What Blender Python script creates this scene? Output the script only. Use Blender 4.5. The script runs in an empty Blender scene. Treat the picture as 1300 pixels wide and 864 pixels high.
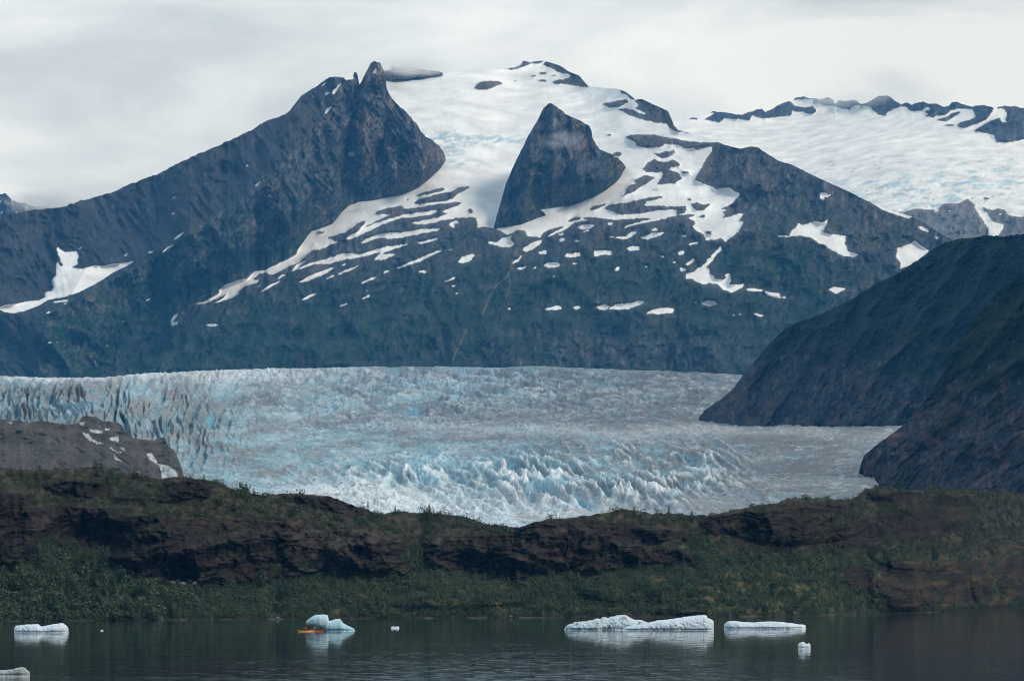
import bpy, math, random
import numpy as np
from mathutils import Vector, Matrix
random.seed(7); np.random.seed(7)
rng = np.random.default_rng(11)

# ------------------------------------------------------------------ camera model
F, YH, CAMH = 7000.0, 745.0, 8.0             # focal length in photo pixels, horizon row, eye height (m)
TH = math.atan((YH - 432.0) / F)
CT, ST = math.cos(TH), math.sin(TH)
scene = bpy.context.scene
COL = scene.collection

def P(u, v, D):
    """world point at forward distance D seen at photo position (u, v)"""
    a = (u - 650.0) / F; b = (432.0 - v) / F
    yw = CT - b * ST; zw = ST + b * CT
    return a * D / yw, D + 0 * a, CAMH + D * zw / yw

def shore_D(v):
    return F * CAMH / (v - YH)

# ------------------------------------------------------------------ numpy noise
_rs = np.random.RandomState(3)
_perm = np.concatenate([_rs.permutation(1024)] * 2).astype(np.int32)
_ang = _rs.rand(1024) * 2 * np.pi
_gx, _gy = np.cos(_ang).astype(np.float32), np.sin(_ang).astype(np.float32)

def pn(x, y, seed=0):
    x = np.asarray(x, np.float32) + 37.13 * seed; y = np.asarray(y, np.float32) + 91.7 * seed
    xi = np.floor(x).astype(np.int32); yi = np.floor(y).astype(np.int32)
    xf = x - xi; yf = y - yi
    xi &= 1023; yi &= 1023
    def g(dx, dy):
        h = _perm[(_perm[(xi + dx) & 1023] + yi + dy) & 1023]
        return _gx[h] * (xf - dx) + _gy[h] * (yf - dy)
    s = xf * xf * xf * (xf * (xf * 6 - 15) + 10); t = yf * yf * yf * (yf * (yf * 6 - 15) + 10)
    a = g(0, 0); b = g(1, 0); c = g(0, 1); d = g(1, 1)
    return ((a + s * (b - a)) * (1 - t) + (c + s * (d - c)) * t) * 1.5

def fbm(x, y, oct=5, gain=0.5, seed=0, lac=2.03):
    r = 0; amp = 1.0; tot = 0
    for o in range(oct):
        r = r + amp * pn(x, y, seed + o); tot += amp
        amp *= gain; x = x * lac; y = y * lac
    return r / tot

def ridged(x, y, oct=5, gain=0.5, seed=0, sharp=1.0, lac=2.03):
    r = 0; amp = 1.0; tot = 0
    for o in range(oct):
        n = 1 - np.abs(pn(x, y, seed + o)) * 1.6
        r = r + amp * np.sign(n) * np.abs(n) ** sharp; tot += amp
        amp *= gain; x = x * lac; y = y * lac
    return r / tot

def blur(a, su, sv):
    for ax, s in ((0, sv), (1, su)):
        if s <= 0: continue
        n = int(3 * s); k = np.exp(-0.5 * (np.arange(-n, n + 1) / s) ** 2); k /= k.sum()
        pad = [(0, 0), (0, 0)]; pad[ax] = (n, n)
        b = np.pad(a, pad, mode='edge'); L = a.shape[ax]; r = 0
        for i, w in enumerate(k):
            r = r + w * (b[i:i + L] if ax == 0 else b[:, i:i + L])
        a = r
    return a

def sstep(a, b, x):
    t = np.clip((x - a) / (b - a), 0, 1)
    return t * t * (3 - 2 * t)

def gau(U, V, cu, cv, su, sv):
    return np.exp(-((U - cu) / su) ** 2 - ((V - cv) / sv) ** 2)

def curve(pts, u):
    p = np.array(pts, float)
    return np.interp(u, p[:, 0], p[:, 1])

def T(ox, oy, pts, k=4.992):
    return [(ox + x / k, oy + y / k) for x, y in pts]

def inpoly(U, V, poly):
    p = np.array(poly, float)
    out = np.zeros(U.shape, bool)
    m = (U >= p[:, 0].min()) & (U <= p[:, 0].max()) & (V >= p[:, 1].min()) & (V <= p[:, 1].max())
    if not m.any(): return out
    u = U[m]; v = V[m]; c = np.zeros(u.shape, bool)
    q = np.roll(p, -1, axis=0)
    for (x0, y0), (x1, y1) in zip(p, q):
        if y0 == y1: continue
        c ^= ((y0 > v) != (y1 > v)) & (u < (x1 - x0) * (v - y0) / (y1 - y0) + x0)
    out[m] = c
    return out

def paint(U, V, ops, base=0.0, warp=1.6, seed=50, wl=7.0):
    wu = U + warp * fbm(U / wl, V / wl, 4, 0.72, seed) * 1.6
    wv = V + warp * fbm(U / wl, V / wl, 4, 0.72, seed + 9) * 1.1
    m = np.full(U.shape, base, np.float32)
    for val, poly in ops:
        m[inpoly(wu, wv, poly)] = val
    return m

def feather(m, U, V, seed):
    return sstep(.34, .66, blur(m, 1.0, .8) + .30 * fbm(U / 2.6, V / 2.0, 3, .65, seed) + .12 * fbm(U / 9, V / 5, 2, .6, seed + 4)).astype(np.float32)

def mix(a, b, t):
    t = np.asarray(t)[..., None]
    return a * (1 - t) + np.asarray(b, np.float32) * t

# ------------------------------------------------------------------ mesh helpers
def grid_mesh(name, X, Y, Z, C, mat, smooth=True):
    nv, nu = X.shape
    me = bpy.data.meshes.new(name)
    co = np.stack([X, Y, Z], -1).reshape(-1, 3).astype(np.float32)
    idx = np.arange(nv * nu, dtype=np.int32).reshape(nv, nu)
    q = np.stack([idx[:-1, :-1], idx[:-1, 1:], idx[1:, 1:], idx[1:, :-1]], -1).reshape(-1, 4)
    raw_mesh(me, co, q)
    if C is not None:
        set_col(me, C.reshape(-1, 3))
    if smooth: me.shade_smooth()
    me.materials.append(mat)
    o = bpy.data.objects.new(name, me); COL.objects.link(o)
    return o

def raw_mesh(me, co, q):
    n = len(q); w = q.shape[1]
    me.vertices.add(len(co)); me.vertices.foreach_set('co', co.astype(np.float32).ravel())
    me.loops.add(n * w); me.loops.foreach_set('vertex_index', q.astype(np.int32).ravel())
    me.polygons.add(n)
    me.polygons.foreach_set('loop_start', np.arange(0, n * w, w, dtype=np.int32))
    me.polygons.foreach_set('loop_total', np.full(n, w, np.int32))
    me.update(calc_edges=True)

def set_col(me, c):
    at = me.color_attributes.new('tone', 'FLOAT_COLOR', 'POINT')
    rgba = np.ones((len(c), 4), np.float32); rgba[:, :3] = np.clip(c, 0.001, 1)
    at.data.foreach_set('color', rgba.ravel())

def tag(o, label=None, cat=None, group=None, kind=None):
    if label: o['label'] = label
    if cat: o['category'] = cat
    if group: o['group'] = group
    if kind: o['kind'] = kind
    return o

# ------------------------------------------------------------------ materials
def mat_attr(name, rough=0.9, spec=0.2, nscale=0.05, namt=0.25, bump=0.0, bscale=0.2):
    """base colour comes from the surface's own rock / snow / plant tones and some painted light, broken up by a noise"""
    m = bpy.data.materials.new(name); m.use_nodes = True
    nt = m.node_tree; N = nt.nodes; b = N['Principled BSDF']
    b.inputs['Roughness'].default_value = rough
    b.inputs['Specular IOR Level'].default_value = spec
    at = N.new('ShaderNodeAttribute'); at.attribute_name = 'tone'
    tc = N.new('ShaderNodeTexCoord')
    no = N.new('ShaderNodeTexNoise'); no.inputs['Scale'].default_value = nscale; no.inputs['Detail'].default_value = 4
    nt.links.new(tc.outputs['Object'], no.inputs['Vector'])
    mr = N.new('ShaderNodeMapRange')
    mr.inputs['From Min'].default_value = 0.3; mr.inputs['From Max'].default_value = 0.7
    mr.inputs['To Min'].default_value = 1 - namt; mr.inputs['To Max'].default_value = 1 + namt
    nt.links.new(no.outputs['Fac'], mr.inputs['Value'])
    mx = N.new('ShaderNodeMix'); mx.data_type = 'RGBA'; mx.blend_type = 'MULTIPLY'
    mx.inputs['Factor'].default_value = 1.0
    nt.links.new(at.outputs['Color'], mx.inputs['A']); nt.links.new(mr.outputs['Result'], mx.inputs['B'])
    nt.links.new(mx.outputs['Result'], b.inputs['Base Color'])
    if bump > 0:
        n2 = N.new('ShaderNodeTexNoise'); n2.inputs['Scale'].default_value = bscale; n2.inputs['Detail'].default_value = 6
        nt.links.new(tc.outputs['Object'], n2.inputs['Vector'])
        bp = N.new('ShaderNodeBump'); bp.inputs['Strength'].default_value = 1.0; bp.inputs['Distance'].default_value = bump
        nt.links.new(n2.outputs['Fac'], bp.inputs['Height']); nt.links.new(bp.outputs['Normal'], b.inputs['Normal'])
    return m

def mat_plain(name, col, rough=0.5, spec=0.5, col2=None, nscale=3.0):
    m = bpy.data.materials.new(name); m.use_nodes = True
    nt = m.node_tree; N = nt.nodes; b = N['Principled BSDF']
    b.inputs['Roughness'].default_value = rough; b.inputs['Specular IOR Level'].default_value = spec
    c2 = col2 or tuple(c * 0.8 for c in col)
    tc = N.new('ShaderNodeTexCoord'); no = N.new('ShaderNodeTexNoise')
    no.inputs['Scale'].default_value = nscale; no.inputs['Detail'].default_value = 4
    nt.links.new(tc.outputs['Object'], no.inputs['Vector'])
    cr = N.new('ShaderNodeValToRGB')
    cr.color_ramp.elements[0].position = 0.38; cr.color_ramp.elements[0].color = (*c2, 1)
    cr.color_ramp.elements[1].position = 0.62; cr.color_ramp.elements[1].color = (*col, 1)
    nt.links.new(no.outputs['Fac'], cr.inputs['Fac']); nt.links.new(cr.outputs['Color'], b.inputs['Base Color'])
    return m

M_mount = mat_attr('mountain_rock_and_snow', 0.9, 0.12, 0.02, 0.18)
M_ice = mat_attr('glacier_ice', 0.65, 0.3, 0.06, 0.12)
M_hill = mat_attr('hill_rock_and_moss', 0.92, 0.1, 0.35, 0.3, 0.35, 0.8)
M_rhill = mat_attr('dark_forest_slope', 0.95, 0.08, 0.05, 0.3)
M_moraine = mat_attr('bare_glacial_rock', 0.9, 0.15, 0.08, 0.25)
M_scrub = mat_attr('scrub_leaves', 0.8, 0.15, 1.5, 0.3)

# ------------------------------------------------------------------ generic terrain sheet
def sheet(u0, u1, du, top, bot, nv, Dbot, slope, disp=None, jag=0.0, jagwl=5.0, seed=0):
    u = np.arange(u0, u1 + du * 0.5, du)
    t = curve(top, u); b = curve(bot, u)
    if jag:
        t = t + jag * (fbm(u / jagwl, u * 0 + 3.3, 4, 0.6, seed + 70) + 0.6 * ridged(u / (jagwl * 0.5), u * 0 + 8.1, 3, 0.5, seed + 77) - 0.4)
    b = np.maximum(b, t + 0.5)
    s = np.linspace(0, 1, nv)[:, None]
    ts = blur(t[None], 14 / du, 0)[0]; ts = np.minimum(ts, b - .4)
    ts = t + (ts - t) * sstep(8, 60, b - t)
    V = b[None] + (ts - b)[None] * s + (t - ts)[None] * s ** 7
    V = np.minimum.accumulate(V, 0)
    U = np.repeat(u[None], nv, 0)
    S = slope(U, V)
    D = np.zeros_like(V)
    D[0] = Dbot(u, b) if callable(Dbot) else Dbot
    for j in range(1, nv):
        dv = V[j - 1] - V[j]
        eps = (YH - V[j]) / F
        D[j] = D[j - 1] + dv * (D[j - 1] / F) / np.maximum(S[j] - eps, 0.05)
    D0 = D.copy()
    if disp is not None: D = D + disp(U, V)
    return u, U, V, D, D0

def with_back(U, V, D, C, d1=60, drop1=25, d2=700, drop2=500):
    X, Y, Z = P(U, V, D)
    Xs, Ys, Zs, Cs = [X], [Y], [Z], [C]
    for d, dr in ((d1 * 0.3, drop1 * 0.2), (d1, drop1), (d2, drop2)):
        Xs.append(X[-1:] * (1 + 0)); Ys.append(Y[-1:] + d); Zs.append(np.maximum(Z[-1:] - dr, -2.0)); Cs.append(C[-1:])
    return np.concatenate(Xs), np.concatenate(Ys), np.concatenate(Zs), np.concatenate(Cs)

def rock_disp(U, V, mpp, amp=1.0, seed=0, shear=0.0, aniso=0.55):
    """gullies and ribs running mostly down the fall line"""
    x = U + shear * V; y = V * aniso
    w = 12 * fbm(U / 60, V / 60, 3, 0.5, seed + 20)
    d = 0
    for wl, a in ((90, .34), (42, .42), (20, .52), (9.5, .60), (4.6, .62), (2.6, .40)):
        d = d - a * wl * (ridged((x + w) / wl, (y + w * 0.5) / wl, 1, 1, seed + int(wl), 1.0) - 0.45)
    return d * mpp * amp

def rock_col(U, V, seed=0, veg=0.0):
    base = np.zeros(U.shape + (3,), np.float32) + np.array([.055, .059, .066], np.float32)
    n1 = fbm(U / 45, V / 45, 4, 0.55, seed)
    n2 = fbm(U / 7, V / 22, 4, 0.6, seed + 5)
    n3 = fbm(U / 3.0, V / 4.0, 3, 0.6, seed + 8)
    base = mix(base, (.098, .080, .066), sstep(-.1, .5, n1) * 0.8)
    base = mix(base, (.19, .185, .18), sstep(.15, .55, n2) * 0.6)
    base = mix(base, (.025, .027, .031), sstep(.0, .5, -n2) * 0.75)
    n4 = ridged(U / 5.0 + V / 9, V / 13.0, 3, .6, seed + 21, 1.2)
    base = base * np.clip(1 + 0.95 * n3 + 1.25 * (n4 - .45), .2, 2.8)[..., None]
    g = fbm(U / 30, V / 14, 5, 0.6, seed + 12)
    vg = np.clip(veg + g * 0.9, 0, 1) * (np.asarray(veg) > 0.01)
    green = np.array([.014, .034, .014], np.float32) * (1 + 0.6 * fbm(U / 9, V / 5, 3, 0.6, seed + 15))[..., None]
    base = mix(base, green, vg) if False else base * (1 - vg[..., None]) + green * vg[..., None]
    return base

SNOW = np.array([.88, .87, .86], np.float32)
def snow_col(U, V, seed=0):
    n = fbm(U / 14, V / 6, 4, 0.6, seed + 31)
    c = np.zeros(U.shape + (3,), np.float32) + SNOW
    c = mix(c, (.62, .60, .58), sstep(.15, .7, n) * 0.45)
    return c

# ------------------------------------------------------------------ traced outlines of snow and rock on the big mountain
a5 = lambda p: T(380, 220, p)
a6 = lambda p: T(620, 220, p)
a7 = lambda p: T(840, 240, p)
a8 = lambda p: T(1040, 230, p)
a1 = lambda p: T(380, 60, p)
a2 = lambda p: T(620, 60, p)
a3 = lambda p: T(840, 90, p)
a4 = lambda p: T(1040, 110, p)
aA = lambda p: T(200, 280, p)
aB = lambda p: T(0, 300, p)
S, R = 1.0, 0.0

C_ops = [
 # upper dome, chute and left tongue
 (S, a5([(-10,505),(60,490),(140,480),(240,437),(205,420),(170,410),(200,402),(300,370),(400,300),(420,303),(380,360),(430,330),(575,262),(470,258),(500,240),(560,218),(655,205),(660,225),(760,215),(850,200),(900,190),(1035,180),(1020,200),(900,240),(940,255),(880,280),(690,315),(800,325),(900,300),(1000,282),(1120,278),(1130,345),(1180,338),(1245,350),(1500,345),(1500,-1000),(300,-1000),(300,100),(0,350)])),
 # snow right of the horn
 (S, a6([(75,362),(125,390),(155,378),(190,357),(235,365),(250,400),(330,405),(345,378),(400,352),(480,335),(470,345),(420,370),(360,405),(400,395),(480,360),(540,315),(600,300),(655,300),(600,290),(610,280),(640,275),(720,285),(800,295),(1000,282),(1035,290),(960,305),(850,340),(870,345),(950,320),(1050,305),(1100,290),(1200,265)])
   + a7([(100,165),(230,155),(170,180),(220,215),(190,240),(265,290),(285,325),(340,320),(385,310),(400,335),(490,270),(520,205),(490,205),(515,160),(500,150),(430,175),(380,185),(400,165),(385,150),(410,130),(370,130),(400,110),(440,100),(500,25)])
   + a3([(470,770),(430,740),(340,748),(330,735),(250,710),(205,690),(240,640),(275,570),(320,505),(310,478),(372,450),(372,440),(300,415),(220,390),(60,330),(0,200)]) + [(800,60),(640,60),(560,60),(560,150),(640,200),(628,290)]),
]
for q in ([(290,412),(400,350),(500,310),(640,268),(740,250),(870,232),(872,245),(840,262),(740,276),(640,283),(520,328),(400,387),(320,418)],
 [(388,440),(430,410),(540,380),(660,372),(780,352),(895,350),(880,362),(760,385),(620,412),(555,415),(550,402),(480,415),(410,445)],
 [(-10,605),(60,570),(160,545),(290,505),(380,515),(460,490),(550,462),(590,462),(690,445),(680,455),(600,480),(545,500),(520,515),(615,508),(600,520),(520,550),(475,548),(490,525),(530,490),(440,520),(380,532),(270,550),(190,575),(110,575),(20,603)],
 [(725,442),(860,413),(900,405),(850,430),(770,447)],[(620,602),(700,560),(800,523),(870,490),(915,488),(850,515),(760,560),(680,587),(630,607)],
 [(0,690),(60,652),(170,608),(230,593),(170,632),(80,672),(10,695)],[(245,640),(290,608),(340,598),(390,573),(380,587),(310,622),(255,642)],
 [(165,668),(225,640),(215,657),(170,672)],[(380,699),(450,663),(507,646),(470,672),(400,699)],[(528,630),(577,608),(567,624),(530,639)],
 [(10,802),(60,773),(117,752),(95,774),(30,802)],[(255,837),(312,820),(300,834),(260,842)],[(395,788),(450,768),(440,787),(400,795)],[(418,742),(438,740),(432,750)],
 [(1005,562),(1030,530),(1100,508),(1107,520),(1080,562),(1040,568)],[(910,692),(992,653),(985,670),(920,694)],[(758,620),(802,615),(802,630),(765,630)],
 [(955,708),(992,710),(970,720)],[(988,755),(1012,753),(1008,767),(990,767)],[(1018,758),(1044,758),(1040,770)],[(260,584),(300,566),(290,582)],[(930,490),(1002,468),(970,484)],
 [(945,325),(985,300),(1012,300),(1012,320),(980,318),(985,350)]):
    C_ops.append((S, a5(q)))
for q in ([(725,190),(760,165),(900,125),(960,118),(1010,90),(1085,82),(1080,95),(1000,130),(980,160),(920,180),(820,185),(740,198)],
 [(735,140),(800,118),(900,93),(932,97),(900,114),(820,132),(750,147)],[(1063,230),(1092,220),(1097,252),(1073,252)],[(678,165),(705,158),(690,177)],
 [(82,455),(105,445),(95,462)],[(110,370),(165,370),(150,385),(115,380)]):
    C_ops.append((R, a5(q)))
for q in ([(190,515),(265,505),(290,480),(335,490),(390,460),(385,420),(440,405),(500,380),(560,370),(620,320),(665,315),(680,325),(700,300),(790,265),(900,200),(980,190),(900,262),(840,287),(760,332),(725,342),(690,325),(660,332),(600,372),(642,376),(620,397),(560,412),(520,440),(512,467),(440,502),(340,527),(420,490),(440,460),(390,490),(340,510),(300,525),(210,529)],
 [(850,325),(880,280),(950,240),(930,265),(880,310)],[(660,450),(700,413),(792,373),(760,397),(690,437)],[(755,367),(790,343),(822,338),(770,370)],
 [(308,660),(350,651),(390,655),(370,670),(320,669)],[(600,492),(640,470),(620,485)],[(620,420),(660,400),(640,418)]):
    C_ops.append((S, aA(q)))
for q in ([(735,225),(770,195),(860,190),(960,165),(1070,145),(1140,150),(1090,160),(1000,180),(980,200),(1010,208),(1080,205),(1180,210),(1255,208),(1250,235),(1200,260),(1190,235),(1150,230),(1050,240),(960,255),(830,265),(800,245)],
 [(630,238),(680,205),(745,190),(740,205),(690,225)],[(860,130),(890,80),(940,60),(925,40),(1000,12),(1055,25),(1000,65),(930,110),(850,150),(830,160)],
 [(1060,75),(1090,35),(1120,-20),(1200,-10),(1230,30),(1200,50),(1110,70)],[(1020,108),(1092,96),(1070,112)],[(500,302),(540,280),(592,277),(580,290),(520,310)],[(1253,165),(1287,158),(1287,174)]):
    C_ops.append((R, a6(q)))
for q in ([(60,430),(100,405),(150,395),(140,420),(170,445),(150,465),(100,470),(0,445),(10,432),(60,440)],[(215,482),(270,440),(347,413),(330,447),(290,477),(240,499)],
 [(565,340),(600,322),(682,325),(650,345),(590,359)],[(590,374),(657,346),(640,364),(600,379)],[(750,403),(870,402),(900,375),(952,363),(930,387),(880,418),(820,414)],
 [(963,410),(1000,390),(1040,376),(1127,373),(1090,394),(1010,422)],[(878,475),(900,463),(957,463),(952,487),(900,494)],[(668,490),(730,483),(782,493),(777,517),(740,512),(690,525),(670,522)],
 [(483,525),(500,508),(582,498),(582,527),(510,532)],[(348,582),(370,568),(440,561),(457,580),(430,594),(380,602)],[(313,498),(372,488),(362,509),(320,510)],[(178,601),(242,585),(220,605),(190,609)],
 [(523,569),(572,566),(540,579)],[(276,603),(310,588),(300,607)],[(388,656),(432,643),(420,658)],[(798,617),(820,590),(834,597),(815,619)],[(1198,500),(1247,486),(1230,514),(1205,515)],
 [(1088,521),(1117,526),(1100,537)],[(1163,560),(1192,558),(1175,572)],[(988,590),(1020,586),(1005,599)],[(443,425),(470,403),(487,425),(460,434)],[(518,425),(592,418),(570,434)],
 [(438,388),(480,373),(470,390),(450,395)],[(753,318),(787,308),(787,327),(760,330)],[(150,567),(180,545),(215,513),(212,527),(190,562),(160,572)],
 [(360,857),(440,835),(472,850),(460,864),(360,866)],[(528,853),(570,836),(592,850),(560,864)],[(678,847),(740,826),(767,845),(740,866),(710,864)],[(630,850),(655,842),(650,855)],
 [(765,857),(800,833),(900,823),(960,806),(1002,815),(960,832),(880,862),(770,862)],[(995,888),(1040,862),(1100,852),(1175,855),(1165,885),(1060,892)],[(1030,357),(1060,343),(1072,360),(1045,367)],[(1218,396),(1267,386),(1250,404)],[(120,858),(145,848),(140,868)]):
    C_ops.append((S, a6(q)))
for q in ([(185,95),(220,85),(260,100),(312,90),(270,132),(240,142),(205,122)],[(90,110),(157,103),(152,152),(90,162),(95,132),(-20,132),(-20,115)],[(223,172),(287,158),(270,182)],[(278,265),(317,268),(317,292),(283,282)],[(158,60),(192,60),(180,77)]):
    C_ops.append((R, a7(q)))
for q in ([(392,348),(377,385),(330,442),(280,497),(255,490),(308,430),(358,375)],
 [(255,490),(300,500),(305,540),(330,550),(345,570),(390,575),(410,560),(395,540),(430,530),(440,580),(425,605),(480,605),(520,598),(510,630),(440,655),(390,635),(350,595),(270,602),(220,590),(190,565),(150,570),(160,530),(200,525),(230,500)],
 [(530,635),(570,626),(642,635),(642,649),(560,647)],[(648,640),(680,655),(747,658),(752,692),(690,682),(660,670)],[(753,685),(792,676),(780,692)],[(248,726),(290,703),(340,710),(357,730),(310,744)],
 [(118,500),(150,498),(157,515),(118,522)],[(150,477),(200,435),(215,445),(170,484)],[(98,405),(147,386),(142,405),(115,419)],[(173,347),(237,326),(232,342),(180,357)],[(63,462),(92,458),(80,472)],
 [(578,788),(610,788),(652,803),(620,812)],[(446,797),(465,793),(457,807)],[(475,792),(507,791),(500,802)],[(200,715),(235,712),(220,722)],[(1003,25),(1052,20),(1040,45),(1020,72),(1003,55)],[(1043,47),(1097,13),(1080,35),(1050,54)],
 [(735,290),(815,295),(825,260),(855,240),(865,212),(885,230),(930,222),(970,200),(1010,215),(1055,190),(1030,250),(1010,270),(1070,285),(1170,295),(1160,340),(1185,395),(1250,412),(1230,428),(1150,425),(1070,380),(1000,345),(940,305),(880,295),(800,302),(740,305)],
 [(1055,635),(1090,618),(1172,630),(1110,664)],[(115,293),(165,290),(150,302)]):
    C_ops.append((S, a7(q)))
for q in ([(200,73),(300,108),(400,162),(490,188),(592,225),(570,237),(490,214),(400,182),(320,132)],[(490,425),(540,410),(605,378),(640,405),(695,440),(660,470),(650,490),(520,556),(510,500),(490,490)],
 [(628,290),(660,286),(692,310),(692,324),(650,310)],[(733,350),(762,350),(755,374)],[(778,290),(810,308),(842,335),(835,357),(800,327)]):
    C_ops.append((S, a8(q)))
for q in ([(70,137),(150,130),(200,118),(225,80),(250,80),(255,98),(340,80),(355,90),(330,103),(270,105),(230,120),(200,132),(140,143)],
 [(345,110),(370,90),(450,100),(500,118),(515,150),(530,160),(560,168),(600,175),(630,220),(635,256),(520,240),(410,230),(400,222),(430,210),(490,200),(525,185),(520,172),(470,165),(440,160),(420,140),(380,130)],
 [(320,160),(367,158),(367,174),(330,174)],[(260,182),(307,178),(290,192)],[(305,205),(372,203),(372,222),(330,220)],[(398,178),(432,173),(425,187)],
 [(-30,215),(60,213),(92,230),(40,252),(0,270),(-70,272),(-97,262),(-60,225)],[(-225,282),(-185,278),(-200,288)],[(715,360),(800,340),(880,330),(887,350),(830,377),(760,385)],
 [(830,262),(860,262),(885,295),(930,325),(925,332),(900,332),(880,304),(840,292)],[(150,217),(180,208),(170,220)],
 [(815,395),(860,385),(910,395),(960,420),(1000,430),(990,410),(930,390),(950,370),(940,350),(910,345),(960,322),(1000,325),(1040,345),(1060,370),(1140,395),(1170,430),(1175,490),(1205,525),(1290,545),(1200,538),(1140,512),(1130,487),(1000,467),(900,432)],
 [(870,570),(900,555),(1045,552),(1100,570),(1200,580),(1310,605),(1310,640),(1230,635),(1200,615),(1120,615),(1090,635),(1000,638),(930,625),(935,605)],
 [(1050,677),(1090,668),(1140,658),(1182,648),(1182,672),(1150,692),(1100,707)],[(975,775),(1000,740),(1050,712),(1110,730),(1180,712),(1215,745),(1150,770),(1090,795),(1010,795)],
 [(923,842),(990,810),(1057,825),(1000,862),(930,864)],[(1065,864),(1110,815),(1180,790),(1232,830),(1180,866)],[(1225,785),(1275,790),(1270,803),(1230,800)],[(787,668),(853,666),(830,692),(800,692)],[(745,553),(778,552),(775,560),(748,559)]):
    C_ops.append((R, a2(q)))
C_ops.append((R, a3([(-30,410),(0,415),(60,428),(150,445),(300,455),(372,450),(470,470),(480,520),(320,485),(310,478),(220,502),(210,488),(140,490),(130,470),(20,460),(-30,440)])))

L_ops = []
for q in ([(215,270),(255,233),(264,230),(235,282),(210,312)],[(232,188),(285,192),(290,207),(340,202),(345,167),(345,130),(280,130),(235,150)],[(160,417),(180,383),(212,373),(190,402),(168,427)],[(312,663),(359,660),(350,692),(318,692)],
 [(463,162),(490,128),(487,167)],[(520,110),(590,103),(580,142),(530,150)],[(488,328),(522,338),(547,372),(530,382)],[(158,275),(192,288),(170,307)],[(138,242),(192,203),(150,242)],[(352,268),(372,270),(365,280)],[(360,680),(395,640),(385,665)]):
    L_ops.append((S, a1(q)))
for q in ([(0,445),(60,430),(150,420),(160,412),(250,405),(290,385),(285,355),(330,345),(340,320),(325,280),(355,250),(355,165),(370,160),(385,195),(400,185),(370,120),(360,65),(390,90),(420,100),(490,95),(495,130),(490,180),(450,198),(520,205),(590,185),(660,190),(705,175),(800,165),(860,152),(800,190),(720,225),(650,275),(560,325),(500,355),(400,385),(300,405),(240,440),(150,475),(80,487),(20,478),(-20,455)],
 [(338,412),(442,398),(420,414),(350,420)],[(398,432),(432,413),(415,434)],[(783,120),(812,95),(800,132)],[(938,97),(977,93),(950,110)],[(1033,94),(1102,48),(1060,82)],[(908,402),(960,391),(940,409)],[(303,668),(332,666),(315,679)],[(288,484),(327,470),(310,486)],[(498,82),(520,63),(505,87)],
 [(350,667),(370,664),(365,676)],[(402,686),(420,684),(412,694)],[(765,535),(792,532),(785,546)],[(672,690),(686,688),(680,698)]):
    L_ops.append((S, aB(q)))
for q in ([(85,627),(110,595),(127,600),(110,622),(95,634)],[(78,637),(110,645),(152,637),(110,662),(92,667)],[(553,850),(570,838),(602,850),(590,864),(558,864)],[(123,514),(157,510),(150,521)],[(30,195),(60,165),(105,152),(80,170),(45,193)],[(95,120),(140,85),(175,70),(150,95),(105,122)],[(162,708),(176,705),(168,713)],[(465,852),(478,850),(472,860)]):
    L_ops.append((S, aA(q)))
L_ops.append((S, [(270,265),(290,232),(296,230),(280,262)][:0] or [(323,236),(329,229),(331,230),(326,237)]))
L_ops.append((S, [(312,210),(315,208),(315,212)])); L_ops.append((S, [(217,252),(224,247),(222,252)])); L_ops.append((S, [(214,270),(222,270),(222,273)]))

B_ops = [(S, [(-500,-100),(2000,-100),(2000,700),(-500,700)])]
for q in ([(330,75),(375,55),(440,52),(500,95),(515,125),(460,150),(430,160),(425,187),(380,180),(330,145),(325,130),(300,125),(300,95),(325,95)],
 [(515,105),(545,92),(600,115),(600,100),(650,88),(690,105),(700,125),(670,130),(660,150),(600,155),(565,150),(560,130),(515,125)],
 [(690,100),(740,95),(790,120),(810,125),(830,100),(870,85),(920,110),(975,115),(970,145),(880,140),(840,150),(790,185),(740,180),(720,200),(690,190),(655,200),(690,175),(665,150),(700,150)],
 [(745,205),(800,195),(850,165),(890,155),(895,170),(830,205),(800,222),(760,218)],
 [(870,240),(900,225),(960,210),(990,190),(970,140),(1000,110),(1060,105),(1110,125),(1100,165),(1060,205),(1000,235),(920,262),(880,258)],
 [(965,290),(1050,235),(1140,195),(1165,225),(1185,225),(1190,170),(1170,140),(1120,138),(1150,115),(1240,110),(1300,135),(2000,150),(2000,335),(1300,335),(1200,355),(1120,350),(1110,310),(1060,295),(1000,285)],
 [(785,240),(860,240),(855,250),(800,252)],[(250,105),(300,100),(300,125),(270,122)],[(1040,700),(1080,705),(1085,718),(1050,715)]):
    B_ops.append((R, a4(q)))
for q in ([(265,310),(300,290),(330,270),(295,260),(340,240),(390,252),(430,255),(450,270),(510,260),(555,255),(570,260),(600,245),(635,232),(660,252),(680,240),(720,215),(740,200),(800,185),(830,205),(860,225),(900,232),(960,222),(985,260),(940,275),(910,272),(900,260),(850,260),(830,255),(820,285),(700,298),(640,300),(600,290),(570,285),(560,318),(520,310),(480,305),(400,300),(360,330),(320,318)],
 [(820,185),(840,150),(900,145),(960,160),(970,182),(900,182),(850,182)],
 [(960,170),(1000,165),(1060,155),(1090,165),(1100,200),(1120,175),(1170,175),(1230,170),(1255,195),(1300,200),(1300,218),(1255,218),(1215,225),(1190,247),(1140,240),(1100,225),(1040,220),(990,205),(958,210)],[(168,300),(227,293),(227,310),(180,307)],[(120,298),(158,295),(150,304)]):
    B_ops.append((R, a3(q)))
B_ops.append((R, a8([(430,175),(530,197),(600,172),(680,180),(740,182),(780,150),(800,142),(880,142),(940,112),(990,150),(985,165),(1000,190),(1040,250),(1070,300),(1090,500),(300,500)])))
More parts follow.
